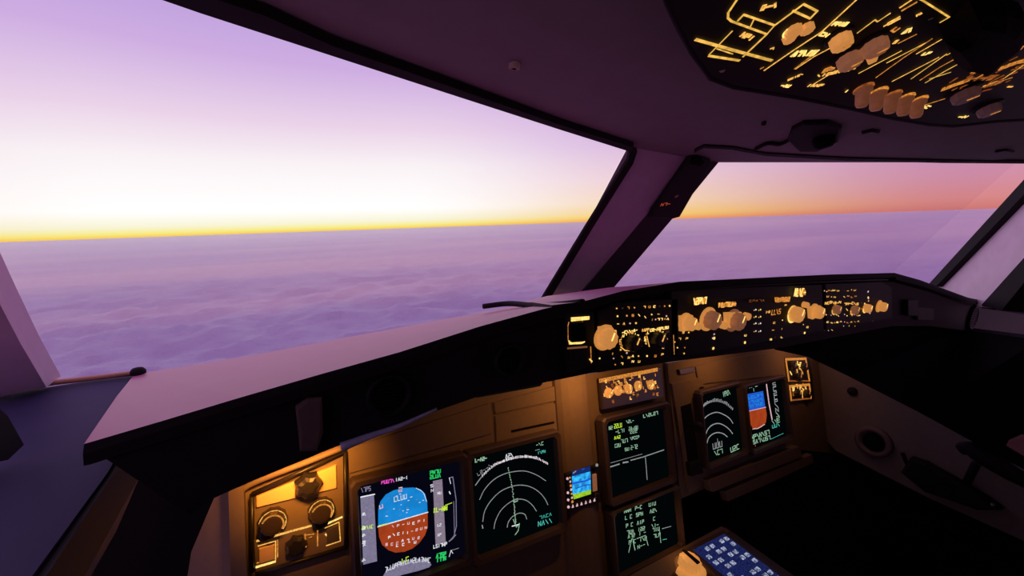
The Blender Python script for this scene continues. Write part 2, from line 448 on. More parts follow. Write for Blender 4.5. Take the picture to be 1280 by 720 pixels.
face([(1118, 350), (1165, 363), (1210, 380), (1290, 392), (1340, 400)],
     [(1118, 408), (1165, 408), (1210, 414), (1290, 424), (1340, 432)], 'face_black', 'face_panel')
mb = MB(); pts = catmull([PN.at(p, .002) for p in [(296, 618), (312, 606), (340, 594), (385, 577), (430, 559)]], 4)
mb.tube(pts, .004, 'panel_tan'); mb.build('lower_lip', gs, label='warm lit edge strip below the left end of the glareshield')
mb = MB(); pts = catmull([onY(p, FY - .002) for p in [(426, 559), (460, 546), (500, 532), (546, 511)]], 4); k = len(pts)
mb.tube(pts, [.0038 * (1 - .75 * i / k) for i in range(k)], 'lip_reflection'); mb.build('lower_lip', gs, label='stretch of the lower edge with a blue reflection painted on')
mb = MB(); z2 = Z(240, 400, 3.6); mb.prism([onY(p, FY) for p in z2(465, 385, 520, 345, 583, 342, 588, 500, 562, 580, 485, 582, 478, 500)], (0, -.004, 0), 'placard', .003); mb.build('placard', gs)
def disc(P, p, r, m, name, par, h=.004, ring='black_plastic', off=.0):
    mb = MB(); c = P.at(p, off); mb.lathe(c, P.n, [(r * 1.12, -.004), (r * 1.12, h), (r * .98, h), (r * .9, h * .2), (r * .2, .0005)], ring, 28)
    mb.lathe(c, P.n, [(r * .88, 0), (r * .8, h * .3)], m, 28)
    for k in range(-3, 4): 
        w = math.sqrt(max(0, 1 - (k / 4) ** 2)) * r * .8; a = c + P.n * h * .5 + P.u * k * r * .22; mb.line(P, [a - P.r * w, a + P.r * w], r * .06, ring)
    return mb.build(name, par)
disc(FC, (636, 450), .014, 'deep_black', 'air_vent', gs)
disc(FC, (486, 494), .016, 'deep_black', 'speaker_grille', gs)
mb = MB(); mb.prism([onY(p, FY) for p in [(710, 436), (725, 433), (726, 458), (711, 461)]], (0, -.003, 0), 'deep_black', .001); mb.build('blank_cover', gs)
zg = Z(1040, 340, 2.771)
mb = MB(); mb.prism([onY(p, FY) for p in zg(250, 95, 285, 95, 290, 150, 250, 150)], (0, -.006, 0), 'black_plastic', .002); mb.build('latch', gs)
mb = MB(); mb.prism([onY(p, FY) for p in zg(285, 120, 345, 125, 345, 165, 290, 165)], (0, -.004, 0), 'panel_dark', .002); mb.build('handle_plate', gs)
disc(FC, (1216, 397), .03, 'deep_black', 'air_vent', gs)

# ------------------------------------------------------------------ captain's warning panel on the glareshield
zq = Z(690, 340, 1080 / 210)
wp = thing('warning_panel', 'black warning panel outlined in amber, left of the amber-dotted control panel', 'warning panel', FC.at((722, 415)))
pm = MB(); pm.prism([FC.at(p) for p in zq(70, 250, 255, 250, 268, 585, 90, 640, 75, 500)], FC.n * .005, 'black_plastic', .002)
mb = MB(); mb.prism([FC.at(p, .005) for p in zq(118, 325, 190, 315, 208, 345, 208, 430, 185, 440, 112, 445, 106, 350)], FC.n * .006, 'deep_black', .003); mb.build('push_button', wp)
mb = MB()
mb.poly(FC, zq(122, 292, 240, 284, 240, 306, 122, 318), 'amber_hi', .0055); mb.poly(FC, zq(104, 440, 205, 432, 212, 450, 190, 462, 110, 466), 'amber_hi', .0055)
mb.stroke(FC, zq(108, 322, 102, 345, 103, 440), .0006, 'amber_mid', .006); mb.stroke(FC, zq(195, 318, 215, 350, 213, 430), .0008, 'amber', .006)
mb.poly(FC, zq(98, 485, 225, 475, 228, 486, 98, 497), 'knob_soft', .0055)
mb.stroke(FC, zq(248, 480, 252, 585), .0007, 'amber_mid', .006); mb.stroke(FC, zq(242, 560, 256, 575), .0015, 'amber_hi', .006)
pm.join(mb).build('plate', wp)

# ------------------------------------------------------------------ left control panel (barometer, range and mode knobs)
def amber_dots(mb, P, pts, r=.0009, off=.0052, m=None):
    for (x, y) in pts:
        if random.random() < .5: dot(mb, P, (x, y), r * random.uniform(.8, 1.3), m or random.choice(['amber', 'amber_hi', 'knob_mauve', 'pink', 'amber_mid']), off)
        else: glyphs(mb, P, (x - 1.6, y), (x + 1.6, y), r * 2.4, 1, m or random.choice(['amber', 'amber_hi', 'amber_mid']), r * .7, off)
ec = thing('control_panel', 'black control panel packed with amber legends at the left end of the control unit', 'control panel', FC.at((795, 425)))
pm = MB(); pm.prism([FC.at(p) for p in zq(275, 250, 400, 190, 790, 165, 790, 560, 280, 640)], FC.n * .005, 'black_plastic', .002)
knob(ec, FC, zq(335, 420)[0], .0105, .012, 'knob_amber', .005, ring='knob_amber')
mb = MB(); mb.prism([FC.at(p, .005) for p in zq(292, 350, 372, 340, 378, 485, 330, 492, 292, 478)], FC.n * .004, 'knob_amber', .002); mb.build('knob_base', ec)
mb = MB(); mb.poly(FC, zq(385, 375, 412, 372, 420, 430, 410, 458, 388, 450), 'amber', .006); mb.build('lit_tab', ec)
knob(ec, FC, zq(505, 450)[0], .0095, .010, 'knob_dark', .005, pointer='amber')
knob(ec, FC, zq(665, 430)[0], .0095, .010, 'knob_dark', .005, pointer='amber')
mb = MB()
for y, xs_ in ((235, range(415, 560, 38)), (235, range(595, 770, 32)), (285, (420, 480, 520, 560, 640, 685)), (335, range(425, 550, 38)), (318, range(645, 750, 20)), (300, (600, 735))):
    amber_dots(mb, FC, [zq(x, y - (x - 400) * .05)[0] for x in xs_])
for p, q_, n, m in (((450, 390), (550, 372), 7, 'amber_hi'), ((575, 375), (625, 370), 4, 'amber'), ((630, 375), (750, 355), 9, 'amber_hi'), ((730, 385), (755, 380), 2, 'knob_mauve')):
    glyphs(mb, FC, zq(*p)[0], zq(*q_)[0], .0028, n, m, .0009, .0052)
for cx, cy in ((505, 450), (665, 430)):
    for k in range(14):
        w = math.pi * (1.15 - k / 13 * 1.3) ; r = 66
        p = zq(cx + r * math.cos(w), cy - r * math.sin(w) * .85)[0]
        glyphs(mb, FC, (p[0] - 1.3, p[1]), (p[0] + 1.3, p[1]), .0022, 1, random.choice(['amber', 'amber_mid', 'amber_hi']), .0007, .0052)
amber_dots(mb, FC, zq(390, 525, 395, 555, 405, 595, 450, 545, 450, 590, 495, 550, 520, 540, 520, 575, 555, 540, 560, 575, 610, 540, 665, 540, 710, 530, 440, 500, 560, 490, 715, 485, 740, 430, 305, 555, 480, 520, 575, 470, 600, 415))
mb.stroke(FC, zq(610, 415, 625, 480), .0009, 'amber', .0055); mb.stroke(FC, zq(440, 480, 470, 505, 530, 505), .0011, 'amber', .0055)
pm.join(mb).build('plate', ec)

# ------------------------------------------------------------------ centre control unit
zr = Z(840, 340, 1280 / 280)
fu = thing('flight_control_unit', 'black control unit in the middle of the glareshield with glowing amber knobs and readouts', 'control panel', FC.at((925, 405)))
pm = MB(); pm.prism([FC.at(p) for p in zr(-28, 105, 300, 85, 840, 68, 850, 330, 300, 440, -28, 480)], FC.n * .005, 'black_plastic', .002)
for q_, m in ((zr(120, 148, 198, 140, 198, 184, 122, 190), 'amber_hi'), (zr(258, 175, 370, 166, 370, 196, 260, 205), 'amber'), (zr(582, 146, 676, 140, 678, 170, 584, 174), 'amber_mid'), (zr(700, 98, 765, 98, 766, 136, 712, 134), 'amber_hi'), (zr(440, 160, 530, 154, 530, 168, 440, 172), 'amber_dim')):
    mb = MB(); mb.prism([FC.at(p, .005) for p in q_], FC.n * .003, 'black_plastic'); 
    a = [( (q_[0][0]) , (q_[0][1] + q_[3][1]) / 2), (q_[1][0], (q_[1][1] + q_[2][1]) / 2)]
    hh = (FC.at(q_[0]) - FC.at(q_[3])).length
    mb.poly(FC, [(p[0] * .9 + .1 * (a[0][0] + a[1][0]) / 2, p[1] * .8 + .2 * (a[0][1] + a[1][1]) / 2) for p in q_], 'amber_mid' if m != 'amber_dim' else 'deep_black', .0085)
    glyphs(mb, FC, a[0], a[1], hh * .8, 5, m, hh * .16, .009); mb.build('readout', fu)
for p, r, m, rg in (((72, 285), .0085, 'knob_amber', 'knob_amber'), ((202, 268), .0115, 'knob_soft', 'knob_amber'), ((345, 275), .0115, 'knob_soft', 'knob_soft'), ((686, 237), .0115, 'knob_amber', None), ((806, 225), .0095, 'knob_amber', 'knob_amber')):
    knob(fu, FC, zr(*p)[0], r, .014, m, .005, ring=rg)
for q_ in (zr(36, 248, 108, 244, 110, 330, 38, 336), zr(292, 230, 385, 226, 392, 290, 350, 325, 296, 310), zr(770, 196, 838, 190, 842, 258, 776, 264)):
    mb = MB(); mb.prism([FC.at(p, .005) for p in q_], FC.n * .004, 'knob_amber', .001); mb.build('knob_base', fu)
for p, r in (((128, 305), .0045), ((280, 300), .005), ((412, 250), .005), ((748, 185), .0045)):
    knob(fu, FC, zr(*p)[0], r, .008, 'knob_amber', .005, pointer=None)
mb = MB()
mb.lathe(FC.at(zr(686, 237)[0], .005), FC.n, [(.0126, 0), (.0126, .0012), (.011, .0012)], 'amber', 20)
for p in (95, 345), (65, 345), (85, 380), (45, 382), (30, 432), (72, 432), (12, 462), (68, 465), (15, 400), (450, 240), (585, 290), (578, 332), (588, 372), (565, 385), (628, 372), (628, 325), (630, 275), (750, 300), (775, 315), (240, 355), (232, 378), (420, 362), (650, 190), (730, 255):
    amber_dots(mb, FC, zr(*p))
for p in (235, 436), (416, 403), (757, 348), (240, 378): dot(mb, FC, zr(*p)[0], .0019, 'amber_hi', .0053)
for x in (478, 505):
    for y in (215, 255, 293, 337): 
        dot(mb, FC, zr(x, y)[0], .0011, random.choice(['pink', 'amber_hi', 'white']), .0053)
        dot(mb, FC, zr(x - 10, y + 4)[0], .0006, 'amber', .0053)
glyphs(mb, FC, zr(535, 230)[0], zr(560, 226)[0], .003, 3, 'amber', .0009, .0055); glyphs(mb, FC, zr(568, 232)[0], zr(622, 224)[0], .007, 4, 'amber_mid', .0011, .0055)
mb.stroke(FC, zr(8, 360, 12, 470), .0007, 'amber_mid', .0055)
pm.join(mb).build('plate', fu)
mb = MB(); a = [onY(p, FY - .006) for p in [(850, 362), (900, 359.5), (980, 355), (1060, 351), (1110, 350)]]
mb.tube(a, .0012, 'brown_strip'); mb.build('trim_edge', fu)

# ------------------------------------------------------------------ right control panel
er = thing('control_panel', 'black control panel with small amber legends at the right end of the control unit', 'control panel', FC.at((1072, 385)))
pm = MB(); pm.prism([FC.at(p) for p in zr(855, 66, 1180, 52, 1240, 90, 1240, 260, 860, 328)], FC.n * .005, 'black_plastic', .002)
mb = MB()
for y, x0, x1, n in ((108, 870, 950, 7), (104, 985, 1045, 4), (143, 890, 930, 3), (140, 985, 1050, 4), (176, 880, 960, 7), (180, 990, 1060, 6), (246, 880, 950, 6), (246, 985, 1070, 7), (290, 870, 930, 4), (285, 945, 1065, 7), (335, 870, 915, 3), (308, 980, 1045, 3)):
    for k in range(n):
        x = x0 + (x1 - x0) * k / max(1, n - 1); p = zr(x, y + random.uniform(-4, 4))[0]
        if y in (176, 180): glyphs(mb, FC, (p[0] - 1.6, p[1]), (p[0] + 1.6, p[1]), .0034, 1, 'amber', .0012, .0053)
        else: amber_dots(mb, FC, [p], .0008)
amber_dots(mb, FC, zr(1120, 110, 1120, 145, 1122, 165, 1080, 175, 1100, 180, 1130, 235, 1145, 280, 965, 205, 1000, 215, 1080, 210), .0013)
for p in (1120, 112), (1122, 150): dot(mb, FC, zr(*p)[0], .0018, 'pink', .0053)
pm.join(mb).build('plate', er)
knob(er, FC, zr(925, 212)[0], .0075, .009, 'knob_soft', .005, pointer='amber'); knob(er, FC, zr(1030, 215)[0], .0075, .009, 'knob_soft', .005, pointer='amber')
knob(er, FC, zr(1100, 205)[0], .0075, .010, 'knob_amber', .005, pointer='amber_hi'); knob(er, FC, zr(1180, 195)[0], .0085, .012, 'knob_amber', .005, ring='knob_amber')

# ------------------------------------------------------------------ main instrument panel
ip = thing('instrument_panel', 'tan instrument panel lit warm from above, carrying the screens', 'instrument panel', (0, 0, -.1))
mb = MB(); mb.rect(PN, -.695, -.115, -.42, .185, -.06, -.012, 'panel_tan'); mb.build('left_board', ip)
mb = MB(); mb.rect(PN, -.115, .13, -.255, .175, -.06, -.020, 'panel_tan'); mb.build('center_board', ip)
mb = MB(); bx = [PN.xy(p) for p in [(866, 618), (1012, 560), (1062, 556), (1056, 440)]]
mb.prism([PN.loc(.13, .17, -.012), PN.loc(.13, -.135, -.012), PN.loc(.62, -.135, -.012), PN.loc(.85, -.20, -.012), PN.loc(.85, .17, -.012)], PN.n * -.05, 'panel_tan'); mb.build('right_board', ip)
def plate(px, off0, th, m, name='cover_plate', bev=.0015, par=None):
    mb = MB(); mb.prism([PN.at(p, off0) for p in px], PN.n * th, m, bev); return mb.build(name, par or ip)
plate([(434, 560), (610, 504), (614, 541), (436, 591)], -.012, .004, 'panel_tan')
plate([(616, 503), (694, 482), (696, 500), (618, 517)], -.012, .004, 'panel_tan')
plate([(618, 520), (696, 503), (699, 540), (620, 560)], -.012, .003, 'panel_tan')
mb = MB(); mb.stroke(PN, [(640, 539), (692, 528)], .004, 'deep_black', -.0085); mb.build('card_slot', ip)
mb = MB()                                                            # tall rounded tan column between the flying and engine screens
x0, _ = PN.xy((699, 540)); x1, _ = PN.xy((744, 540))
for i in range(8):
    a0 = math.pi * i / 8; a1 = math.pi * (i + 1) / 8; xc = (x0 + x1) / 2; hw = (x1 - x0) / 2
    mb.prism([PN.loc(xc - hw * math.cos(a0), -.40, -.012), PN.loc(xc - hw * math.cos(a1), -.40, -.012), PN.loc(xc - hw * math.cos(a1), -.40, -.012 + .016 * math.sin(a1)), PN.loc(xc - hw * math.cos(a0), -.40, -.012 + .016 * math.sin(a0))], PN.u * .58, 'panel_tan')
mb.build('pillar_cover', ip)
plate([(834, 478), (874, 470), (880, 604), (856, 615)], -.020, .012, 'panel_tan', 'side_cover', .003)
plate([(846, 462), (866, 458), (867, 464), (848, 468)], -.012, .006, 'metal', 'small_plate')
plate([(868, 458), (915, 447), (978, 438), (980, 468), (872, 480)], -.012, .004, 'panel_tan')
plate([(872, 484), (975, 469), (976, 473), (873, 489)], -.012, .004, 'panel_tan', 'ledge', .001)
for k, (q_, o) in enumerate((([(876, 598), (930, 578), (990, 556), (996, 568), (935, 592), (882, 612)], .006), ([(898, 612), (940, 594), (1008, 566), (1010, 576), (945, 606), (902, 624)], .004))):
    plate(q_, -.012, .012 + o, 'panel_tan', 'lower_ledge', .003)
# left end cheek of the panel
mb = MB(); mb.prism([PN.loc(-.695, .16, -.012), PN.loc(-.695, -.30, -.012), PN.loc(-.80, -.30, -.05), PN.loc(-.745, .04, -.03)], PN.n * -.02, 'panel_tan'); mb.build('end_cheek', ip)
mb = MB(); mb.rect(PN, -.700, -.684, -.30, .15, -.012, .010, 'panel_tan', .003); mb.build('end_frame', ip)

# ------------------------------------------------------------------ screens
def display(label, px, contents, bez=.013, mat='screen_black', name='display_unit', cat='display', cor=.006, h=.012):
    q = [PN.xy(p) for p in px]
    x0 = (q[0][0] + q[3][0]) / 2; x1 = (q[1][0] + q[2][0]) / 2; u1 = (q[0][1] + q[1][1]) / 2; u0 = (q[2][1] + q[3][1]) / 2
    t = thing(name, label, cat, PN.loc((x0 + x1) / 2, u0, 0))
    mb = MB()
    def oct_(d, c): return [(x0 - d + c, u0 - d), (x1 + d - c, u0 - d), (x1 + d, u0 - d + c), (x1 + d, u1 + d - c), (x1 + d - c, u1 + d), (x0 - d + c, u1 + d), (x0 - d, u1 + d - c), (x0 - d, u0 - d + c)]
    O = oct_(bez, cor); M_ = oct_(bez * .8, cor); I = oct_(0, .004)
    rings = [[PN.loc(x, u, -.012) for x, u in O], [PN.loc(x, u, h * .7) for x, u in O], [PN.loc(x, u, h) for x, u in M_], [PN.loc(x, u, h * .8) for x, u in oct_(bez * .25, .006)], [PN.loc(x, u, -.001) for x, u in I], [PN.loc(x, u, -.006) for x, u in I]]
    vs = [p for r in rings for p in r]; fs = []
    for k in range(len(rings)):
        kk = (k + 1) % len(rings)
        for i in range(8):
            j = (i + 1) % 8; fs.append([k * 8 + i, k * 8 + j, kk * 8 + j, kk * 8 + i])
    mb.add(vs, fs, 'bezel'); mb.build('bezel', t)
    mb = MB(); mb.rect(PN, x0, x1, u0, u1, -.006, .0, mat); contents(mb, t); mb.build('screen', t)
    return t

za = Z(430, 560, 4.5)
def c_pfd(mb, t):
    P = PN
    mb.poly(P, za(92, 275, 168, 260, 186, 636, 108, 656), 'tape_grey'); mb.stroke(P, za(94, 276, 172, 260), .0016, 'white', .0009)
    glyphs(mb, P, za(95, 238)[0], za(152, 226)[0], .0060, 4, 'tape_grey', .001, .0008)
    for y in (372, 450, 490, 530, 545, 630): glyphs(mb, P, za(104 if y % 20 else 145, y)[0], za(122 if y % 20 else 170, y)[0], .0035, 2, 'white', .0009)
    glyphs(mb, P, za(100, 450)[0], za(165, 440)[0], .0045, 5, 'yellowgreen', .0010)
    mb.poly(P, za(192, 442, 193, 345, 205, 300, 235, 262, 280, 238, 330, 225, 390, 222, 430, 232, 456, 258, 467, 300, 470, 362), 'sky_blue')
    mb.poly(P, za(470, 362, 471, 445, 455, 490, 425, 532, 385, 565, 340, 583, 290, 588, 250, 575, 215, 545, 197, 500, 192, 442), 'brown')
    mb.stroke(P, za(190, 443, 472, 361), .0014, 'white', .0009)
    mb.stroke(P, za(212, 300, 245, 262, 300, 236, 360, 225, 420, 235), .0008, 'sky_blue', .0008, True)
    random.seed(3)
    for k in range(34):
        x = random.uniform(225, 445); y = random.uniform(255, 410) - (x - 330) * .25 * .3
        if y > 430 - (x - 192) * .29 - 12: continue
        p = za(x, y)[0]; mb.stroke(P, [p, (p[0] + random.uniform(.8, 2.6), p[1] - random.uniform(0, .8))], .0008, random.choice(['white', 'tape_grey', 'white']), .0009)
    for x0, y0, x1, y1, n in ((275, 445, 450, 405, 7), (255, 498, 460, 448, 9), (240, 545, 420, 505, 7), (300, 552, 400, 525, 4)):
        for k in range(n):
            x = x0 + (x1 - x0) * k / (n - 1); y = y0 + (y1 - y0) * k / (n - 1) + random.uniform(-5, 5)
            glyphs(mb, P, za(x - 7, y + 1)[0], za(x + 8, y - 2)[0], .0030, 1, random.choice(['white', 'pink']), .0010)
    mb.stroke(P, za(195, 438, 245, 425), .0013, 'yellowgreen', .001)
    mb.stroke(P, za(405, 225, 445, 250, 464, 300), .0008, 'white', .001, True)
    glyphs(mb, P, za(305, 236)[0], za(332, 230)[0], .0055, 1, 'pink', .0013); glyphs(mb, P, za(198, 334)[0], za(222, 324)[0], .0045, 1, 'pink', .0013)
    glyphs(mb, P, za(280, 290)[0], za(355, 270)[0], .0065, 4, 'white', .0008)
    glyphs(mb, P, za(210, 193)[0], za(285, 182)[0], .0045, 5, 'magenta', .0013); glyphs(mb, P, za(288, 180)[0], za(360, 164)[0], .0042, 5, 'white', .0009)
    glyphs(mb, P, za(483, 140)[0], za(545, 128)[0], .0050, 4, 'green', .0014); glyphs(mb, P, za(483, 165)[0], za(545, 153)[0], .0050, 4, 'green', .0014)
    mb.poly(P, za(500, 186, 552, 175, 572, 530, 515, 546), 'tape_mauve')
    glyphs(mb, P, za(485, 215)[0], za(505, 210)[0], .004, 1, 'white'); glyphs(mb, P, za(488, 240)[0], za(505, 236)[0], .004, 1, 'white')
    for y in (255, 435, 490): glyphs(mb, P, za(525, y)[0], za(548, y - 5)[0], .0035, 2, 'white', .0007)
    glyphs(mb, P, za(500, 352)[0], za(582, 336)[0], .0062, 5, 'yellowgreen', .0016); mb.stroke(P, za(570, 322, 606, 308), .0010, 'yellowgreen', .001)
    mb.stroke(P, za(592, 168, 612, 163, 630, 290, 632, 440, 618, 495, 592, 525), .0012, 'tape_grey', .0008)
    mb.stroke(P, za(592, 168, 600, 200), .0010, 'white', .001); mb.stroke(P, za(617, 300, 621, 480), .0009, 'tape_grey', .001); mb.stroke(P, za(592, 245, 598, 258), .0015, 'white', .001)
    glyphs(mb, P, za(502, 556)[0], za(580, 538)[0], .0045, 6, 'white', .0009)
    mb.stroke(P, za(590, 525, 608, 512, 628, 488), .0014, 'tape_mauve', .001)
    glyphs(mb, P, za(518, 608)[0], za(575, 595)[0], .0060, 4, 'green', .0016); glyphs(mb, P, za(520, 632)[0], za(575, 618)[0], .0050, 4, 'green', .0015)
    mb.stroke(P, za(592, 610, 602, 575, 612, 592), .0009, 'white', .001); mb.stroke(P, za(605, 575, 645, 563), .0006, 'greywhite', .001)
    mb.poly(P, za(215, 728, 240, 685, 290, 655, 350, 638, 420, 622, 470, 632, 492, 655, 480, 670, 420, 690, 330, 712, 270, 735), 'tape_grey')
    for k in range(18):
        a = k / 17; x = 235 + 245 * a; y = 712 - 75 * math.sin(math.pi * (.08 + .5 * a)) - 10
        glyphs(mb, P, za(x - 6, y + 2)[0], za(x + 8, y)[0], random.uniform(.004, .007), 1, 'white', .0007)
    glyphs(mb, P, za(325, 635)[0], za(368, 618)[0], .0050, 2, 'yellowgreen', .0010)
display('left flying screen with blue and brown horizon between grey tapes', [(447.8, 607.8), (573.3, 576.7), (581.6, 702), (454.5, 733)], c_pfd, mat='screen_navy')

zb = Z(580, 535, 4.36)
def c_nd(mb, t):
    P = PN
    glyphs(mb, P, zb(60, 178)[0], zb(126, 163)[0], .0050, 5, 'palegreen', .0017)
    glyphs(mb, P, zb(392, 94)[0], zb(435, 82)[0], .0052, 3, 'palegreen', .0010); mb.stroke(P, zb(388, 122, 412, 116), .0008, 'greywhite', .001)
    glyphs(mb, P, zb(400, 136)[0], zb(445, 126)[0], .0045, 4, 'cyan', .0010)
    out = zb(62, 312, 100, 262, 160, 208, 205, 186, 250, 170, 300, 160, 350, 158, 400, 168, 455, 195)
    pts = catmull([P.at(p, .001) for p in out], 6)
    mb.line(P, pts[:14], .0014, 'greywhite')
    for k, p in enumerate(pts[6:]):
        m = 'white' if k % 3 else 'pink'; d = P.u * random.uniform(.0012, .003)
        mb.line(P, [p - d * .3, p + d + P.r * random.uniform(-.001, .001)], random.choice([.0016, .0022]), m)
    glyphs(mb, P, zb(72, 255)[0], zb(150, 200)[0], .0050, 5, 'greywhite', .0007); glyphs(mb, P, zb(225, 155)[0], zb(268, 145)[0], .0065, 3, 'white', .0010)
    for q_ in ((85, 390, 112, 335, 160, 283, 215, 252, 275, 237, 335, 235, 395, 256, 446, 288), (102, 510, 112, 455, 142, 402, 190, 352, 240, 325, 300, 311, 360, 320, 410, 350, 440, 385, 457, 418),
               (163, 548, 172, 505, 200, 450, 245, 408, 290, 388, 335, 393, 370, 418, 394, 452), (235, 541, 242, 512, 265, 482, 300, 464, 330, 470, 342, 496)):
        mb.stroke(P, zb(*q_), .0011, 'greywhite', .0008, True)
    mb.stroke(P, zb(99, 530, 102, 546), .0016, 'greywhite', .001)
    tr = catmull([P.at(p, .0011) for p in zb(238, 216, 252, 265, 262, 320, 268, 370, 274, 430, 280, 520)], 8)
    for k in range(0, len(tr) - 1):
        if k % 2 == 0 or k > 30: mb.line(P, [tr[k] + P.r * random.uniform(-.0012, .0012), tr[k + 1]], .0013, random.choice(['palegreen', 'greywhite', 'palegreen']))
    mb.stroke(P, zb(268, 498, 285, 540, 302, 520, 295, 560, 278, 582), .0013, 'palegreen', .001); mb.stroke(P, zb(262, 535, 300, 525), .0016, 'white', .001)
    glyphs(mb, P, zb(270, 400)[0], zb(298, 388)[0], .0035, 1, 'palegreen', .0016)
    glyphs(mb, P, zb(410, 490)[0], zb(480, 468)[0], .0050, 4, 'cyan', .0008); glyphs(mb, P, zb(402, 524)[0], zb(482, 502)[0], .0075, 4, 'cyan', .0014)
display('left navigation screen of grey range arcs around a green track line', [(590.3, 570.5), (692.4, 547.6), (697.4, 656.5), (594.9, 693.2)], c_nd)

zc = Z(740, 490, 6)
def c_ewd(mb, t):
    P = PN; random.seed(11)
    glyphs(mb, P, zc(383, 182)[0], zc(496, 155)[0], .0062, 6, 'palegreen', .0014)
    for x0, x1, y, n in ((125, 155, 272, 2), (165, 225, 258, 4), (255, 315, 225, 4), (175, 250, 300, 4), (275, 345, 278, 5), (165, 215, 345, 3), (215, 270, 372, 3), (285, 355, 350, 5), (170, 215, 405, 3), (245, 280, 432, 2), (290, 342, 418, 4), (285, 340, 300, 3)):
        glyphs(mb, P, zc(x0, y)[0], zc(x1, y - (x1 - x0) * .2)[0], random.uniform(.005, .008), n, 'palegreen' if random.random() < .8 else 'yellowgreen', .0011)
    mb.stroke(P, zc(135, 562, 205, 540), .0022, 'greywhite', .001); mb.stroke(P, zc(232, 530, 270, 524), .0026, 'greywhite', .001)
    mb.stroke(P, zc(290, 512, 380, 488, 538, 434), .0018, 'greywhite', .001); mb.stroke(P, zc(140, 532, 375, 465), .0007, 'greywhite', .001)
    mb.stroke(P, zc(400, 490, 406, 560, 413, 656), .0014, 'greywhite', .001)
display('upper middle engine screen with green figures over two white divider lines', [(755.8, 527.5), (828.3, 510.8), (837, 596.7), (763.5, 621)], c_ewd)
zd = Z(740, 600, 6)
def c_sd(mb, t):
    P = PN; random.seed(5)
    for j, (xa, n) in enumerate(((240, 3), (322, 3), (425, 3))):
        for k, y in enumerate((235, 285, 345, 395, 425, 470)):
            yy = y - (xa - 240) * .26; 
            glyphs(mb, P, zd(xa + k * 7, yy)[0], zd(xa + k * 7 + 55, yy - 14)[0], .0065, n, 'palegreen', .0012, skip=.12)
    mb.stroke(P, zd(275, 543, 298, 440), .0012, 'palegreen', .001); mb.stroke(P, zd(322, 525, 305, 440), .0018, 'palegreen', .001); mb.stroke(P, zd(335, 440, 400, 415, 420, 490), .0012, 'palegreen', .001)
    glyphs(mb, P, zd(340, 505)[0], zd(400, 480)[0], .006, 3, 'palegreen', .001)
    mb.stroke(P, zd(525, 365, 592, 347), .0010, 'greywhite', .001); mb.stroke(P, zd(530, 448, 560, 442), .0010, 'cyan', .001); mb.stroke(P, zd(505, 370, 516, 470), .0012, 'palegreen', .001)
display('lower middle system screen with three columns of pale green figures', [(765.8, 639.2), (841.7, 614.2), (848.3, 680.8), (770.8, 715.8)], c_sd, bez=.010)
ze = Z(860, 460, 720 / 140)
def c_fnd(mb, t):
    P = PN; random.seed(9)
    glyphs(mb, P, ze(222, 172)[0], ze(270, 152)[0], .011, 4, 'palegreen', .0016)
    pts = catmull([P.at(p, .001) for p in ze(78, 282, 100, 248, 140, 222, 190, 215, 240, 232, 285, 268)], 5)
    for p in pts: mb.line(P, [p, p + P.u * random.uniform(.003, .007) + P.r * .002], .0026, 'greywhite')
    mb.line(P, pts[:6], .0022, 'greywhite')
    for q_ in ((92, 358, 108, 322, 145, 295, 190, 285, 240, 305, 270, 328, 288, 355), (110, 438, 125, 398, 150, 370, 190, 356, 230, 368, 265, 395, 286, 422), (122, 482, 132, 450, 158, 425, 190, 415, 225, 422, 252, 442)):
        mb.stroke(P, ze(*q_), .0021, 'greywhite', .001, True)
    glyphs(mb, P, ze(158, 505)[0], ze(222, 485)[0], .013, 3, 'greywhite', .0016); glyphs(mb, P, ze(168, 550)[0], ze(225, 532)[0], .010, 3, 'palegreen', .0016)
    glyphs(mb, P, ze(272, 528)[0], ze(330, 502)[0], .011, 3, 'palegreen', .0018); mb.stroke(P, ze(188, 455, 195, 500), .0012, 'greywhite', .001)
display('right navigation screen, the smaller one with nested grey arcs', [(873.6, 492), (920.3, 484.3), (928, 564), (883.3, 576.7)], c_fnd, bez=.011)
def c_fpfd(mb, t):
    P = PN; random.seed(19)
    mb.poly(P, ze(370, 170, 482, 148, 496, 250, 388, 276), 'deep_blue'); mb.poly(P, ze(388, 280, 498, 254, 506, 300, 500, 350, 470, 382, 420, 392, 400, 360), 'brown')
    for y in (185, 215, 240): glyphs(mb, P, ze(385, y + 8)[0], ze(480, y - 12)[0], .006, 5, 'sky_blue', .0022)
    mb.stroke(P, ze(388, 278, 500, 252), .0016, 'pink', .001); mb.stroke(P, ze(415, 392, 450, 388, 492, 362), .0020, 'pink', .001)
    glyphs(mb, P, ze(392, 118)[0], ze(448, 103)[0], .009, 3, 'palegreen', .0022); mb.stroke(P, ze(420, 130, 424, 150), .0012, 'palegreen', .001)
    mb.stroke(P, ze(504, 106, 520, 225, 540, 330), .0042, 'pink', .001)
    for k in range(9): glyphs(mb, P, ze(542 + k * 3, 110 + k * 27)[0], ze(568 + k * 3, 104 + k * 27)[0], .010, 1, 'greywhite' if k < 7 else 'palegreen', .0018)
    glyphs(mb, P, ze(538, 350)[0], ze(592, 335)[0], .009, 3, 'palegreen', .0018); glyphs(mb, P, ze(540, 378)[0], ze(590, 362)[0], .008, 3, 'cyan', .0018)
    glyphs(mb, P, ze(405, 448)[0], ze(525, 410)[0], .010, 7, 'palegreen', .0022); glyphs(mb, P, ze(418, 478)[0], ze(530, 445)[0], .009, 7, 'palegreen', .0020)
    mb.stroke(P, ze(530, 458, 612, 420), .0010, 'cyan', .001); dot(mb, P, ze(366, 140)[0], .0016, 'red'); dot(mb, P, ze(432, 500)[0], .0016, 'red')
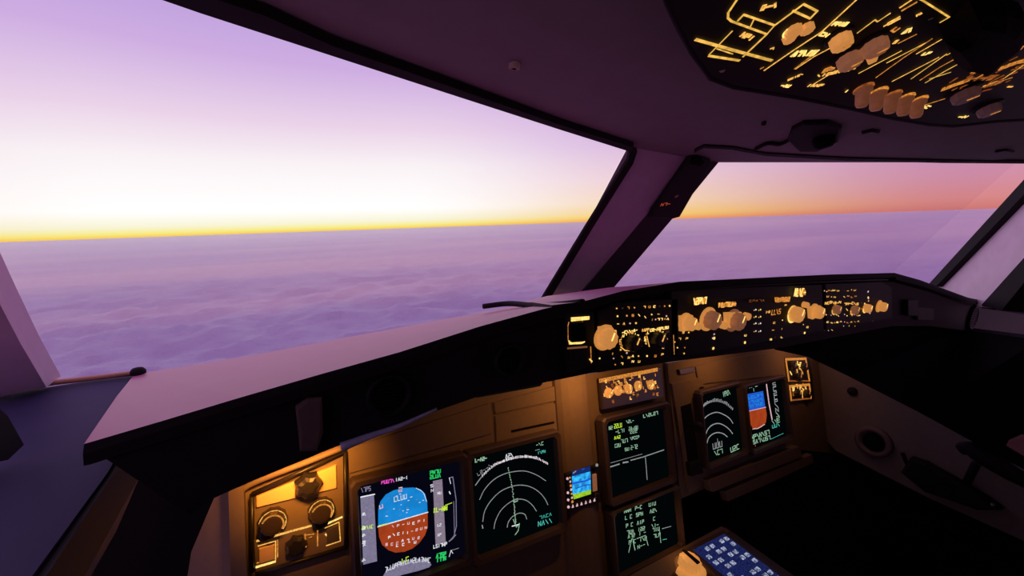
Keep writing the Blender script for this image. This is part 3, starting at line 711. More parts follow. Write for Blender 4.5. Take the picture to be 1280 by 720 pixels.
display('right flying screen with blue over brown block beside a pink tape', [(928, 486), (975.8, 474.6), (983.5, 545.6), (939.7, 560)], c_fpfd, bez=.011)

# standby instrument
zi = Z(700, 570, 9.6)
si_ = thing('standby_display', 'small square standby instrument glowing bright blue over green', 'display', PN.at((728, 632)))
SO = .006
mb = MB(); mb.prism([PN.at(p, 0) for p in zi(45, 205, 462, 88, 480, 200, 468, 545, 82, 662)], PN.n * SO, 'knob_dark', .002); mb.build('bezel', si_)
mb = MB(); q_ = zi(132, 195, 365, 112, 372, 470, 162, 535); mb.prism([PN.at(p, SO) for p in q_], PN.n * .001, 'screen_black')
so_ = SO + .0012
mb.poly(PN, zi(140, 185, 362, 120, 364, 185, 142, 245), 'dark_navy', so_); mb.poly(PN, zi(142, 245, 364, 185, 370, 405, 152, 460), 'isis_blue', so_); mb.poly(PN, zi(152, 460, 370, 405, 371, 455, 165, 520), 'isis_green', so_)
mb.stroke(PN, zi(150, 330, 230, 312, 300, 300, 360, 275), .0035, 'deep_blue', so_ + .0004, True); mb.stroke(PN, zi(190, 390, 300, 350, 360, 345), .0018, 'deep_blue', so_ + .0004, True)
mb.stroke(PN, zi(160, 205, 190, 180), .0020, 'greywhite', so_ + .0004); mb.stroke(PN, zi(262, 165, 292, 150), .0015, 'deep_blue', so_ + .0004)
for k in range(7): dot(mb, PN, zi(118 + k * 5, 260 + k * 48)[0], random.uniform(.0016, .0026), 'pink' if k % 2 else 'amber_mid', so_ - .001)
mb.build('screen', si_)
for k in range(5):
    mb = MB(); mb.lathe(PN.at(zi(86 + k * 3, 270 + k * 85)[0], SO), PN.n, [(.0024, 0), (.0022, .002)], 'pink' if k != 1 else 'knob_dark', 8); mb.build('key', si_)
for k in range(6):
    p = zi(150 + k * 52, 600 - k * 15)[0]; mb = MB(); c = PN.at(p, SO); mb.prism([c + PN.r * a + PN.u * b for a, b in ((-.0022, -.0025), (.0022, -.0025), (.0008, .0028))], PN.n * .0015, 'pink'); mb.build('key', si_)
mb = MB(); mb.prism([PN.at(p, SO) for p in zi(384, 220, 428, 208, 438, 410, 392, 425)], PN.n * .003, 'knob_soft', .001); mb.build('side_bar', si_)
knob(si_, PN, zi(420, 460)[0], .0050, .008, 'knob_dark', SO, pointer=None)
mb = MB(); mb.lathe(PN.at(zi(440, 108)[0], SO), PN.n, [(.003, 0), (.0025, .002)], 'greywhite', 8); mb.lathe(PN.at(zi(400, 155)[0], SO), PN.n, [(.004, 0), (.003, .003)], 'deep_black', 10); mb.build('sensor', si_)

# ------------------------------------------------------------------ glowing annunciator strip above the engine screen
zs = Z(690, 460, 554 / 200)
an = thing('gauge_cluster', 'strip of glowing amber gauges above the upper middle engine screen', 'gauge', PN.at((790, 505)))
aq = [(747, 473), (822, 460), (826, 495), (750, 511)]
pm = MB(); pm.prism([PN.at(p, -.012) for p in aq], PN.n * .010, 'knob_glossy', .002)
random.seed(21)
for (cx, cy) in ((760, 491), (772, 488), (785, 486), (797, 482), (813, 481)):
    mb = MB(); c = PN.at((cx, cy), -.002); mb.lathe(c, PN.n, [(.0105, 0), (.0105, .003), (.008, .004)], 'knob_amber', 16)
    for k in range(7):
        a = random.uniform(0, 6.28); r = random.uniform(.002, .009); q_ = c + PN.n * .0045 + (PN.r * math.cos(a) + PN.u * math.sin(a)) * r
        mb.line(PN, [q_, q_ + PN.u * random.uniform(-.006, .006) + PN.r * random.uniform(-.003, .003)], random.uniform(.001, .0024), random.choice(['amber_hi', 'amber', 'amber_mid']))
    mb.build('gauge', an)
mb = MB(); mb.stroke(PN, [(750, 476), (821, 462)], .008, 'amber_mid', -.0015)
for k in range(46):
    x = random.uniform(752, 822); y = 480 - (x - 750) * .18 + random.uniform(-3, 26); glyphs(mb, PN, (x, y), (x + 2.5, y - .5), .005, 1, random.choice(['amber_dim', 'amber_mid', 'amber_mid', 'amber']), .0022, -.0014)
pm.join(mb).build('plate', an)

# gear lever in its dark slot
gl_ = thing('gear_lever', 'black gear lever in a dark slot between the engine and right screens', 'lever', PN.at((860, 560), -.01))
mb = MB(); mb.prism([PN.at(p, -.008) for p in [(851, 508), (863, 504), (870, 556), (872, 575), (860, 578)]], PN.n * .002, 'deep_black'); mb.build('slot', gl_)
mb = MB(); a = PN.at((858, 530), -.006); b = a + PN.n * .03; mb.tube([a, b], .003, 'black_plastic'); mb.build('shaft', gl_)
mb = MB(); mb.lathe(b - PN.r * .010, PN.r, [(.004, 0), (.010, .003), (.010, .017), (.004, .020)], 'rubber', 18); mb.build('wheel_grip', gl_)
mb = MB(); mb.prism([PN.at(p, -.008) for p in [(857, 577), (872, 574), (874, 590), (860, 594)]], PN.n * .012, 'black_plastic', .003); mb.build('catch', gl_)

# ------------------------------------------------------------------ captain's lighting panel (brightly lit box)
zl = Z(240, 540, 4)
lb = thing('lighting_panel', 'brightly lit amber panel with dark knobs left of the left flying screen', 'control panel', PN.at((370, 690)))
pm = MB(); pm.prism([PN.at(p, -.012) for p in zl(300, 335, 755, 115, 765, 580, 335, 700, 318, 690)], PN.n * .006, 'panel_tan', .001)
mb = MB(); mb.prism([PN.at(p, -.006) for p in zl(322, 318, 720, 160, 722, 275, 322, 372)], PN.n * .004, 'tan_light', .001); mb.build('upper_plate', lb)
mb = MB()
for a, b in (((300, 325), (300, 700)), ((300, 310), (765, 100)), ((765, 100), (770, 585)), ((318, 712), (770, 575))):
    mb.tube([PN.at(zl(*a)[0], -.004), PN.at(zl(*b)[0], -.004)], .0028, 'knob_dark')
mb.build('frame', lb)
mb = MB(); c = PN.at(zl(580, 258)[0], -.002); mb.lathe(c, PN.n, [(.0165, 0), (.0165, .008), (.013, .016), (.008, .018)], 'knob_dark', 14, .10); mb.build('knob', lb)
for p in ((405, 440), (645, 385)):
    c = PN.at(zl(*p)[0], -.006); mb = MB(); mb.lathe(c, PN.n, [(.017, 0), (.017, .005), (.0145, .012), (.013, .017), (.009, .018)], 'knob_glossy', 22, .03); kb = mb.build('knob', lb)
    mb = MB(); x = p[0]; y = p[1] 
    arc = [c + PN.n * .018 + (PN.r * math.cos(w) + PN.u * math.sin(w)) * .0125 for w in [2.6 - i * .26 for i in range(13)]]
    mb.line(PN, arc, .0018, 'amber_mid'); arc = [c + PN.n * .010 + (PN.r * math.cos(w) + PN.u * math.sin(w)) * .0155 for w in [2.9 - i * .26 for i in range(15)]]
    mb.line(PN, arc, .0010, 'amber'); mb.build('lit_rim', kb)
for p in ((375, 495), (640, 440)): 
    c = PN.at(zl(*p)[0], -.006); mb = MB(); mb.lathe(c, PN.n, [(.011, 0), (.011, .006), (.007, .008)], 'knob_dark', 18); mb.build('lower_knob', lb)
mb = MB(); P = PN
mb.stroke(P, zl(325, 545, 480, 500, 610, 465), .0026, 'amber', -.0055); mb.stroke(P, zl(650, 470, 750, 425), .0022, 'amber_hi', -.0055)
mb.stroke(P, zl(330, 570, 418, 545, 418, 640), .0012, 'amber', -.0055); mb.stroke(P, zl(428, 540, 428, 625), .0014, 'amber_mid', -.0055); mb.stroke(P, zl(322, 675, 415, 648), .0026, 'amber_hi', -.0055); mb.stroke(P, zl(325, 655, 412, 632), .0012, 'amber_mid', -.0055)
mb.stroke(P, zl(628, 470, 628, 570), .0016, 'amber_mid', -.0055); mb.stroke(P, zl(665, 480, 735, 450, 742, 545, 672, 568), .0012, 'amber', -.0055); mb.stroke(P, zl(565, 510, 570, 575), .0014, 'amber_mid', -.0055)
mb.stroke(P, zl(570, 515, 610, 510), .0010, 'amber_mid', -.0055)
glyphs(mb, P, zl(345, 605)[0], zl(378, 597)[0], .0050, 2, 'knob_dark', .0012, -.0050); glyphs(mb, P, zl(672, 530)[0], zl(715, 505)[0], .011, 2, 'amber_hi', .0018, -.0050); glyphs(mb, P, zl(580, 530)[0], zl(605, 522)[0], .004, 1, 'amber_mid', .001, -.005)
pm.join(mb).build('plate', lb)
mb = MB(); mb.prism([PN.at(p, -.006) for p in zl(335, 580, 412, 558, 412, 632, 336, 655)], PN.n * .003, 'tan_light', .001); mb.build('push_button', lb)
mb = MB(); mb.prism([PN.at(p, -.006) for p in zl(672, 485, 732, 460, 735, 535, 675, 558)], PN.n * .003, 'panel_dark', .001); mb.build('push_button', lb)
mb = MB(); c = PN.at(zl(520, 562)[0], -.006); mb.lathe(c, PN.n, [(.0125, 0), (.0125, .007), (.009, .011)], 'knob_dark', 14, .10); mb.build('selector', lb)

# ------------------------------------------------------------------ two small lit panels at the far right of the instrument panel
zf = Z(840, 430, 932 / 220)
for lab, q_, ks in (('square amber lit panel with a dark knob, upper right end of the instrument panel', zf(592, 72, 715, 68, 738, 205, 612, 205), ((632, 115), (690, 120), (660, 175))),
                ('small amber lit panel directly below the square amber panel, far right', zf(614, 220, 735, 208, 745, 292, 624, 305), ((655, 262), (705, 262)))):
    t = thing('lit_panel', lab, 'control panel', PN.at(q_[3], -.012))
    pm = MB(); pm.prism([PN.at(p, -.012) for p in q_], PN.n * .006, 'knob_dark', .001)
    mb = MB(); cx = sum(p[0] for p in q_) / 4; cy = sum(p[1] for p in q_) / 4
    e = [(cx + (p[0] - cx) * .86, cy + (p[1] - cy) * .86) for p in q_]
    mb.stroke(PN, [e[3], e[0], e[1], e[2]], .007, 'amber_mid', -.0055); mb.stroke(PN, [e[2], e[3]], .004, 'amber_dim', -.0055)
    for k in range(12):
        x = cx + random.uniform(-10, 10); y = cy + random.uniform(-9, 8); glyphs(mb, PN, (x, y), (x + 2.5, y - .6), .010, 1, random.choice(['amber', 'amber_mid', 'amber_hi', 'amber_dim']), .0035, -.0055)
    pm.join(mb).build('plate', t)
    for p in ks: knob(t, PN, zf(*p)[0], .012, .012, 'knob_dark', -.006, pointer='amber_mid')

# ------------------------------------------------------------------ pedestal, keypad and lit knob
pz = -.2
pd = thing('pedestal', 'dark centre pedestal running aft below the middle screens', 'pedestal', (.03, -.2, -.6))
mb = MB(); mb.prism([(-.20, -.072, pz - .012), (.245, -.068, pz - .012), (.265, -.9, pz - .012), (-.20, -.9, pz - .012)], (0, 0, -.6), 'panel_dark'); mb.build('body', pd)
mb = MB(); mb.prism([onZ(p, pz - .012) for p in [(780, 728), (808, 712), (902, 661), (912, 668), (870, 690), (848, 712), (820, 745)]], (0, 0, .008), 'panel_tan', .002); mb.build('front_trim', pd)
PD = Plane((0, 0, pz), (0, 0, 1))
kp = thing('keypad_unit', 'keypad unit on the pedestal with rows of blue white lit keys', 'keypad', onZ((915, 700), pz - .012))
kq = [onZ(p, pz) for p in [(866, 688), (906, 667.5)]]
K0, K1 = kq; kx = (K1 - K0); ky = (onZ((972, 717), pz) - K1)
kyl = ky.length; kx_ = kx.normalized(); ky_ = (ky - kx_ * ky.dot(kx_)).normalized()
W_ = kx.length; H_ = .20
def kpt(a, b, z=0): return K0 + kx_ * (a * W_) + ky_ * (b * H_) + V((0, 0, z))
mb = MB(); mb.prism([kpt(-.10, -.06, -.012), kpt(1.10, -.06, -.012), kpt(1.10, 1, -.012), kpt(-.10, 1, -.012)], (0, 0, .012), 'bezel', .003); mb.build('case', kp)
mb = MB(); mb.prism([kpt(.02, 0, .0), kpt(.98, 0, .0), kpt(.98, .98, .0), kpt(.02, .98, .0)], (0, 0, .0015), 'key_blue'); mb.build('key_plate', kp)
for r in range(9):
    for c in range(6):
        if 3 < r < 5 and c in (2, 3): continue
        a = .09 + c * .15; b = .04 + r * .078; mb = MB()
        mb.prism([kpt(a, b, .0015), kpt(a + .085, b, .0015), kpt(a + .085, b + .04, .0015), kpt(a, b + .04, .0015)], (0, 0, .003), 'key_white' if (r * 2 + c) % 3 else 'key_blue', .001); mb.build('key', kp)
kn = thing('rotary_selector', 'glowing amber rotary selector on the pedestal beside the keypad unit', 'knob', onZ((858, 716), pz - .012))
cc = onZ((861, 712), pz - .012)
mb = MB(); mb.lathe(cc, (0, 0, 1), [(.032, 0), (.032, .006), (.028, .008)], 'knob_amber', 28); mb.build('base', kn)
mb = MB(); mb.lathe(cc, (0, 0, 1), [(.022, .007), (.021, .022), (.017, .027), (.009, .029)], 'knob_amber', 24, .04); mb.build('cap', kn)
mb = MB(); a = cc + V((0, 0, .0295))
mb.prism([a + V((-.004, -.018, 0)), a + V((.004, -.018, 0)), a + V((.003, .018, 0)), a + V((-.003, .018, 0))], (0, 0, .003), 'deep_black'); mb.build('pointer', kn)
mb = MB(); mb.lathe(onZ((842, 712), pz - .012), (0, 0, 1), [(.007, 0), (.006, .006), (.004, .007)], 'pink', 12); tag(mb.build('indicator_lamp'), 'tiny pink indicator lamp left of the amber selector on the pedestal', 'lamp')

# ------------------------------------------------------------------ overhead panel
zo = Z(860, 0, 1280 / 420)
ov = thing('overhead_panel', 'black overhead panel with golden flow lines and lit switches', 'overhead panel', OV.at((1100, 60)))
outl = [(826, -40), (836, 0), (850, 32), (866, 62), (890, 96), (919, 107), (998, 120), (1070, 135), (1116, 146), (1162, 154), (1192, 156), (1247, 150), (1300, 147), (1400, 130)]
pts = [OV.at(p) for p in outl]; aft = pts[0].y - .35
pts += [OV.o + OV.r * pts[-1].x + OV.u * 0 for _ in ()]
zof = lambda x, y: OV.o.z - (y - OV.o.y) * (OV.n.y / OV.n.z)
pts += [V((pts[-1].x, aft, zof(0, aft))), V((pts[0].x, aft, zof(0, aft)))]
pm = MB(); pm.prism(pts, OV.n * -.022, 'overhead')
mb = MB(); mb.tube([OV.at(p, -.004) for p in outl], .004, 'rubber'); mb.build('edge_seal', ov)
mb = MB(); O = lambda w, m, *q: mb.stroke(OV, zo(*q), w, m, .0008)
w1 = .0016
O(.0026, 'gold_line', 30, 150, 170, 190, 318, 230); O(w1, 'gold_line', 205, -30, 185, 0, 153, 48, 152, 68, 165, 80, 300, 130, 210, 215); O(w1, 'gold_line', 190, 78, 212, 55, 330, 96, 440, 15, 492, 42, 465, 70, 400, 40)
O(.001, 'gold_line', 250, 75, 238, 100); O(.001, 'gold_line', 168, 118, 80, 208); O(.0022, 'gold_line', 80, 212, 195, 230); O(.001, 'gold_line', 110, 185, 170, 205); O(.001, 'gold_line', 330, 96, 300, 130)
O(.0012, 'amber', 640, 0, 510, 120, 400, 192, 290, 268); O(.0008, 'amber_mid', 275, 262, 288, 255); O(.001, 'amber_mid', 500, 190, 405, 262); O(.001, 'amber', 575, 165, 480, 215, 410, 262)
O(.001, 'gold_line', 645, 125, 712, 75, 722, 82, 770, 50); O(.0012, 'gold_line', 870, -10, 892, 0, 995, 65, 960, 85)
for q_ in ((930, 147, 820, 220, 716, 295), (905, 163, 757, 239), (813, 193, 650, 279), (965, 150, 870, 205), (1041, 211, 960, 255, 884, 305), (1067, 223, 980, 270, 904, 315), (955, 218, 777, 310), (985, 205, 850, 300), (870, 130, 800, 165), (1010, 196, 985, 210), (640, 255, 560, 270, 470, 325), (1165, 230, 1100, 262), (1235, 295, 1060, 350, 900, 400), (1290, 240, 1200, 300, 1120, 330), (1000, 275, 920, 300)):
    O(.0009, random.choice(['amber', 'gold_line', 'amber_mid']), *q_)
O(.0016, 'amber_mid', 815, 40, 870, 8); O(.0016, 'amber', 808, 28, 850, 0)
pm.join(mb)
mb = MB()
for x, y, x1, y1, n, h, m in ((205, 130, 250, 148, 3, .005, 'amber'), (280, 30, 340, 18, 4, .005, 'amber'), (552, 90, 608, 92, 4, .004, 'amber_hi'), (505, 128, 535, 135, 2, .004, 'amber_hi'), (400, 205, 490, 200, 5, .007, 'amber_hi'), (355, 325, 390, 328, 3, .004, 'amber_hi'), (380, 305, 440, 280, 5, .003, 'amber'), (455, 325, 515, 325, 4, .004, 'amber'), (490, 290, 640, 260, 8, .004, 'amber'), (515, 270, 560, 255, 3, .007, 'amber_mid'), (745, 100, 810, 65, 4, .0045, 'amber'),
                          (780, 110, 800, 115, 1, .005, 'amber_mid'), (822, 120, 855, 112, 2, .006, 'amber_hi'), (785, 160, 798, 158, 1, .004, 'amber'), (870, 60, 892, 48, 2, .003, 'amber'), (915, 75, 935, 68, 1, .003, 'knob_mauve'), (895, 205, 925, 202, 2, .004, 'amber_hi'), (310, 190, 330, 182, 1, .003, 'amber'), (118, 275, 140, 268, 2, .003, 'knob_mauve'), (598, 348, 612, 345, 1, .004, 'amber_hi'),
                          (970, 340, 1080, 300, 6, .008, 'amber_mid'), (1060, 300, 1170, 295, 6, .008, 'amber_dim'), (1080, 280, 1170, 225, 6, .006, 'amber_mid'), (1190, 260, 1290, 225, 6, .007, 'amber_mid'), (1240, 180, 1290, 140, 4, .006, 'amber_dim'), (1030, 445, 1065, 445, 2, .005, 'amber_hi'), (1215, 330, 1240, 330, 1, .006, 'amber'), (890, 400, 920, 410, 2, .005, 'amber_hi'), (1100, 340, 1200, 310, 5, .005, 'amber_dim'), (1175, 410, 1190, 404, 1, .003, 'pink'), (660, 375, 900, 412, 12, .004, 'amber_hi')):
    glyphs(mb, OV, zo(x, y)[0], zo(x1, y1)[0], h * .75, n, m, h * .34, .0009)
pm.join(mb)
mb = MB()
def pm_(x, y): mb.stroke(OV, zo(x, y, x + random.uniform(8, 32), y - random.uniform(4, 18)), random.uniform(.0012, .003), random.choice(['amber_dim', 'amber_dim', 'amber_mid', 'amber_red']), .0009)
for k in range(34):
    x = random.uniform(990, 1270); y = 430 - (x - 900) * .48 + random.uniform(-75, 35)
    if y > 60: pm_(x, y)
pm.join(mb).build('plate', ov)
for (x, y), r, m in (((575, 138), .0115, 'knob_amber'), ((705, 160), .0135, 'knob_soft'), ((608, 212), .0135, 'knob_soft'), ((1050, 348), .017, 'knob_mauve'), ((1140, 405), .015, 'knob_mauve')):
    knob(ov, OV, zo(x, y)[0], r * .72, .012, m, 0, pointer='amber_mid', ring='overhead')
for (x, y), r in (((400, 112), .0065), ((382, 138), .005), ((450, 102), .0055)):
    knob(ov, OV, zo(x, y)[0], r, .005, 'knob_amber', 0, pointer=None)
mb = MB(); c = OV.at(zo(690, 205)[0]); mb.prism([OV.at(p) for p in zo(665, 190, 722, 195, 715, 215, 680, 232)], OV.n * .006, 'knob_amber', .002); mb.build('knob_stem', ov)
for x, y in ((668, 325), (722, 340), (776, 352), (826, 362), (875, 372)):
    mb = MB(); c = OV.at(zo(x, y + 10)[0]); ax_ = (OV.n + V((0, .35, 0))).normalized()
    mb.lathe(c, ax_, [(.0085, 0), (.0085, .004), (.0065, .006), (.0060, .017), (.0045, .020)], 'knob_brown', 16); g_ = mb.build('rotary_switch', ov)
    mb = MB(); mb.lathe(c, OV.n, [(.0095, 0), (.0095, .0015)], 'amber_mid' if x % 4 else 'amber_dim', 16); mb.build('lit_ring', g_)
mb = MB(); mb.prism([OV.at(p) for p in zo(950, 90, 1010, 60, 1060, -20, 1180, -20, 1260, 10, 1250, 90, 1170, 150, 1100, 210, 1030, 205, 985, 170)], OV.n * .03, 'deep_black', .012); mb.build('cover_box', ov)

# ------------------------------------------------------------------ small roof fittings
def on_roof_disc(p, r, label, name, cat, m='metal', m2='deep_black'):
    c = on_roof(p); t = thing(name, label, cat, c); ax = V((0, 0, -1))
    mb = MB(); mb.lathe(c, ax, [(r, -.004), (r, .004), (r * .7, .005), (r * .55, .002)], m, 24); mb.build('ring', t)
    mb = MB(); mb.lathe(c, ax, [(r * .5, .0), (r * .45, .004), (r * .2, .005)], m2, 16); mb.build('button', t)
on_roof_disc((643, 80), .0055, 'small round grey stud in the bare roof liner above the left windscreen', 'ceiling_stud', 'stud', 'knob_mauve')
on_roof_disc((955, 152), .0032, 'tiny dark stud in the roof between the overhead panel and right windscreen', 'ceiling_stud', 'stud', 'rubber')
rl = thing('reading_light', 'black swivelling roof lamp in an oval recess above the right windscreen', 'lamp', on_roof((1025, 170)))
mb = MB(); q_ = [on_roof(p) for p in [(985, 172), (990, 158), (1005, 150), (1035, 149), (1053, 156), (1048, 174), (1022, 186), (1000, 186)]]; mb.prism(q_, (0, 0, -.006), 'rubber', .004); mb.build('recess', rl)
mb = MB(); c = on_roof((1028, 168)); mb.lathe(c, V((.2, -.3, -1)), [(.013, .0), (.016, .008), (.014, .018), (.009, .022)], 'deep_black', 20); mb.build('lamp_head', rl)
rh = MB(); c = [on_roof(p, .003) for p in [(945, 184), (960, 177), (975, 178), (992, 170)]]; rh.tube(catmull(c, 5), .003, 'rubber')
tag(rh.build('cable_clip'), 'short curved black cable clip left of the roof lamp', 'clip')
rh = MB(); c = [on_roof(p, .002) for p in [(1078, 164), (1090, 161), (1098, 163)]]; rh.tube(c, .0028, 'rubber'); tag(rh.build('roof_catch'), 'small black roof catch right of the roof lamp', 'catch')
rh = MB(); c = [on_roof(p, .002) for p in [(1245, 188), (1257, 186), (1267, 188)]]; rh.tube(c, .0022, 'rubber'); tag(rh.build('roof_catch'), 'small black roof catch above the far right of the right windscreen', 'catch')

# compass housing on the centre post
zp = Z(680, 160, 3)
ch = thing('compass_housing', 'dark oblong housing with faint red marks on the post between windscreens', 'compass', MP.at((835, 255), .01))
mb = MB(); mb.prism([MP.at(p, .004) for p in zp(540, 98, 565, 88, 612, 110, 590, 160, 495, 325, 470, 332, 388, 326, 400, 300)], MP.n * .012, 'black_plastic', .004); mb.build('case', ch)
mb = MB(); mb.prism([MP.at(p, .016) for p in zp(550, 112, 585, 108, 598, 125, 578, 140, 545, 132)], MP.n * .005, 'deep_black', .002); mb.build('hinge', ch)
mb = MB(); glyphs(mb, MP, zp(438, 288)[0], zp(475, 284)[0], .006, 3, 'red', .0011, .0165); glyphs(mb, MP, zp(490, 258)[0], zp(506, 254)[0], .004, 1, 'knob_mauve', .0012, .0165); mb.build('lit_marking', ch)

# ------------------------------------------------------------------ right side wall, shroud, vent, handle
SX = Plane((.80, 0, 0), (-1, 0, 0))
mb = MB(); wq = [(1026, 436), (1062, 462), (1150, 515), (1290, 594), (1400, 660), (1400, 745), (1284, 678), (1160, 622), (1044, 563), (1024, 540), (1020, 480)]
mb.prism([onX(p, .80) for p in wq], (.04, 0, 0), 'sidewall'); struct(mb, 'wall_right_lower')
mb = MB()                                                            # black shroud hanging below the right end of the glareshield
uq = [((968, 437), -.11), ((1010, 446), -.12), ((1060, 470), -.14), ((1150, 516), -.235), ((1285, 590), -.395)]
A = [onY(p, y) for p, y in uq] + [onX((1420, 665), .80)]; B = [onY(p, y) for p, y in [((980, 425), -.13), ((1040, 415), -.15), ((1110, 405), -.17), ((1200, 412), -.20)]] + [onX((1300, 425), .88), onX((1440, 440), .88)]
n = len(A); vs = A + B + [a + V((.03, .02, 0)) for a in A] + [b + V((.05, .03, 0)) for b in B]; fs = []
for i in range(n - 1): fs += [[i, i + 1, n + i + 1, n + i], [2 * n + i, 2 * n + i + 1, 3 * n + i + 1, 3 * n + i], [i, i + 1, 2 * n + i + 1, 2 * n + i], [n + i, n + i + 1, 3 * n + i + 1, 3 * n + i]]
fs += [[0, n, 3 * n, 2 * n], [n - 1, 2 * n - 1, 4 * n - 1, 3 * n - 1]]
mb.add(vs, fs, 'shroud'); tag(mb.build('side_shroud'), 'large black side shroud sweeping down from the right end of the glareshield', 'shroud')
def on_shroud(p, d=0): 
    h = SB.ray_cast(CAM, ray(p).normalized()); return h[0] - ray(p).normalized() * d if h[0] else onY(p, -.25)
SB = BVHTree.FromPolygons(vs, fs)
mb = MB(); mb.prism([on_shroud(p, .002) for p in [(1216, 434), (1240, 436), (1284, 442), (1284, 486), (1235, 478), (1214, 470)]], (-.01, -.01, 0), 'roof', .003); tag(mb.build('arm_pad'), 'dark grey pad high on the black side shroud at the right edge', 'pad')
mb = MB(); mb.prism([on_shroud(p, .002) for p in [(1205, 508), (1225, 512), (1284, 545), (1284, 572), (1240, 548)]], (-.012, -.01, 0), 'rail_red', .003); tag(mb.build('arm_rail'), 'dull reddish sloping rail on the black side shroud, below the grey pad', 'rail')
mb = MB(); mb.tube([on_shroud(p, .004) for p in [(1225, 494), (1240, 499), (1252, 500)]], .004, 'metal'); tag(mb.build('release_catch'), 'small metal catch between the grey pad and reddish rail', 'catch')
av = thing('air_vent', 'round dark air vent in the lower right side wall', 'vent', onX((1092, 556), .80))
c = onX((1092, 552), .795); ax = V((-1, 0, 0))
mb = MB(); mb.lathe(c, ax, [(.042, -.01), (.042, .006), (.036, .010), (.030, .008), (.028, .0)], 'placard', 32); mb.build('outer_ring', av)
mb = MB(); mb.lathe(c, ax, [(.026, -.004), (.024, .006), (.012, .012), (.003, .013)], 'deep_black', 28); mb.build('nozzle', av)
mb = MB(); c = onX((1066, 489), .80); mb.lathe(c, ax, [(.012, -.002), (.012, .006), (.008, .012), (.003, .013)], 'rubber', 20); tag(mb.build('wall_knob'), 'small black knob on the right side wall above the round vent', 'knob')
hd = thing('steering_handle', 'black steering handle on the right side wall beside the round vent', 'handle', onX((1215, 600), .79))
mb = MB(); mb.prism([onX(p, .79) for p in [(1130, 588), (1142, 570), (1160, 576), (1196, 596), (1240, 622), (1256, 634), (1225, 634), (1160, 612)]], (-.03, 0, 0), 'rubber', .008); mb.build('base', hd)
mb = MB(); pts = catmull([onX(p, .755) for p in [(1200, 562), (1212, 560), (1232, 572), (1262, 590), (1290, 606)]], 5); mb.tube(pts, [.012 + .008 * math.sin(math.pi * i / len(pts)) for i in range(len(pts))], 'rubber', 14); mb.build('grip', hd)
mb = MB(); mb.tube([onX((1208, 604), .79), onX((1220, 580), .757)], .008, 'rubber'); mb.build('stem', hd)
mb = MB(); mb.lathe(onX((1241, 631), .765), ax, [(.004, -.004), (.004, .004), (.002, .006)], 'metal', 10); mb.build('screw', hd)
mb = MB(); pts = catmull([onX(p, .775) for p in [(1128, 566), (1138, 588), (1150, 596), (1172, 602)]], 5); mb.tube(pts, .005, 'rubber'); tag(mb.build('cable'), 'short black cable looping between the round vent and steering handle', 'cable')

# ------------------------------------------------------------------ flood lamps under the glareshield
def lamp(p, y, w, power, label, tilt=(0, .55, -1), col=(1, .40, .10), rx=.05, spread=2.6):
    loc = V((p[0], y, p[1])); d = V(tilt).normalized()
    t = thing('flood_lamp', label, 'lamp', loc, 'flood lamps hidden under the glareshield')
    mb = MB(); r = V((1, 0, 0)); f = r.cross(d)
    mb.prism([loc + r * a + f * b - d * .001 for a, b in ((-rx, -.008), (rx, -.008), (rx, .008), (-rx, .008))], d * -.012, 'black_plastic', .002); mb.build('housing', t)
    L = bpy.data.lights.new('lamp_light', 'AREA'); L.shape = 'RECTANGLE'; L.size = rx * 1.8; L.size_y = .012; L.energy = power; L.color = col; L.spread = spread
    o = bpy.data.objects.new('lamp_light', L); COL.objects.link(o); o.location = loc + d * .003; o.rotation_euler = d.to_track_quat('-Z', 'Y').to_euler()
lamp((-.622, .222), -.085, .1, .22, 'flood lamp above the brightly lit amber panel', (.03, .78, -.62), (1, .36, .05), rx=.03, spread=1.25)
lamp((-.150, .245), -.07, .1, .17, 'flood lamp above the tan column', (.0, .7, -.7), rx=.02, spread=2.2)
lamp((.26, .225), -.055, .1, .08, 'flood lamp above the right navigation screen', (.0, .7, -.7), rx=.03, spread=2.4)
lamp((-.36, .235), -.07, .1, .018, 'flood lamp above the left navigation screen', (0, .7, -.7), rx=.05)
lamp((.60, .20), -.055, .1, .07, 'flood lamp above the square amber panel', (.2, .7, -.7), rx=.03)
L = bpy.data.lights.new('selector_light', 'POINT'); L.energy = .02; L.color = (1, .4, .12); L.shadow_soft_size = .01
o = bpy.data.objects.new('selector_light', L); COL.objects.link(o); o.location = cc + V((.0, .03, .05))

# ------------------------------------------------------------------ cloud sea far below
ALT = 1200.0
e1 = (V((0, 1, 0)) - SKYUP * SKYUP.y).normalized(); e2 = e1.cross(SKYUP)
m, t, out = nt('cloud')
b = t.nodes.new('ShaderNodeBsdfPrincipled'); t.links.new(b.outputs[0], out.inputs[0])
b.inputs['Roughness'].default_value = .45; b.inputs['Specular IOR Level'].default_value = 1.0; b.inputs['Base Color'].default_value = (.80, .60, .70, 1)
tc = t.nodes.new('ShaderNodeTexCoord'); nz = t.nodes.new('ShaderNodeTexNoise'); nz.inputs['Scale'].default_value = .0016; nz.inputs['Detail'].default_value = 7; nz.inputs['Roughness'].default_value = .62
t.links.new(tc.outputs['Object'], nz.inputs['Vector']); bp = t.nodes.new('ShaderNodeBump'); bp.inputs['Strength'].default_value = .9; bp.inputs['Distance'].default_value = 150
t.links.new(nz.outputs['Fac'], bp.inputs['Height']); t.links.new(bp.outputs[0], b.inputs['Normal']); mp = t.nodes.new('ShaderNodeMapping'); mp.inputs['Scale'].default_value = (.00003, .00011, .0001); n2 = t.nodes.new('ShaderNodeTexNoise'); n2.inputs['Scale'].default_value = 1; n2.inputs['Detail'].default_value = 3
t.links.new(tc.outputs['Object'], mp.inputs[0]); t.links.new(mp.outputs[0], n2.inputs['Vector'])
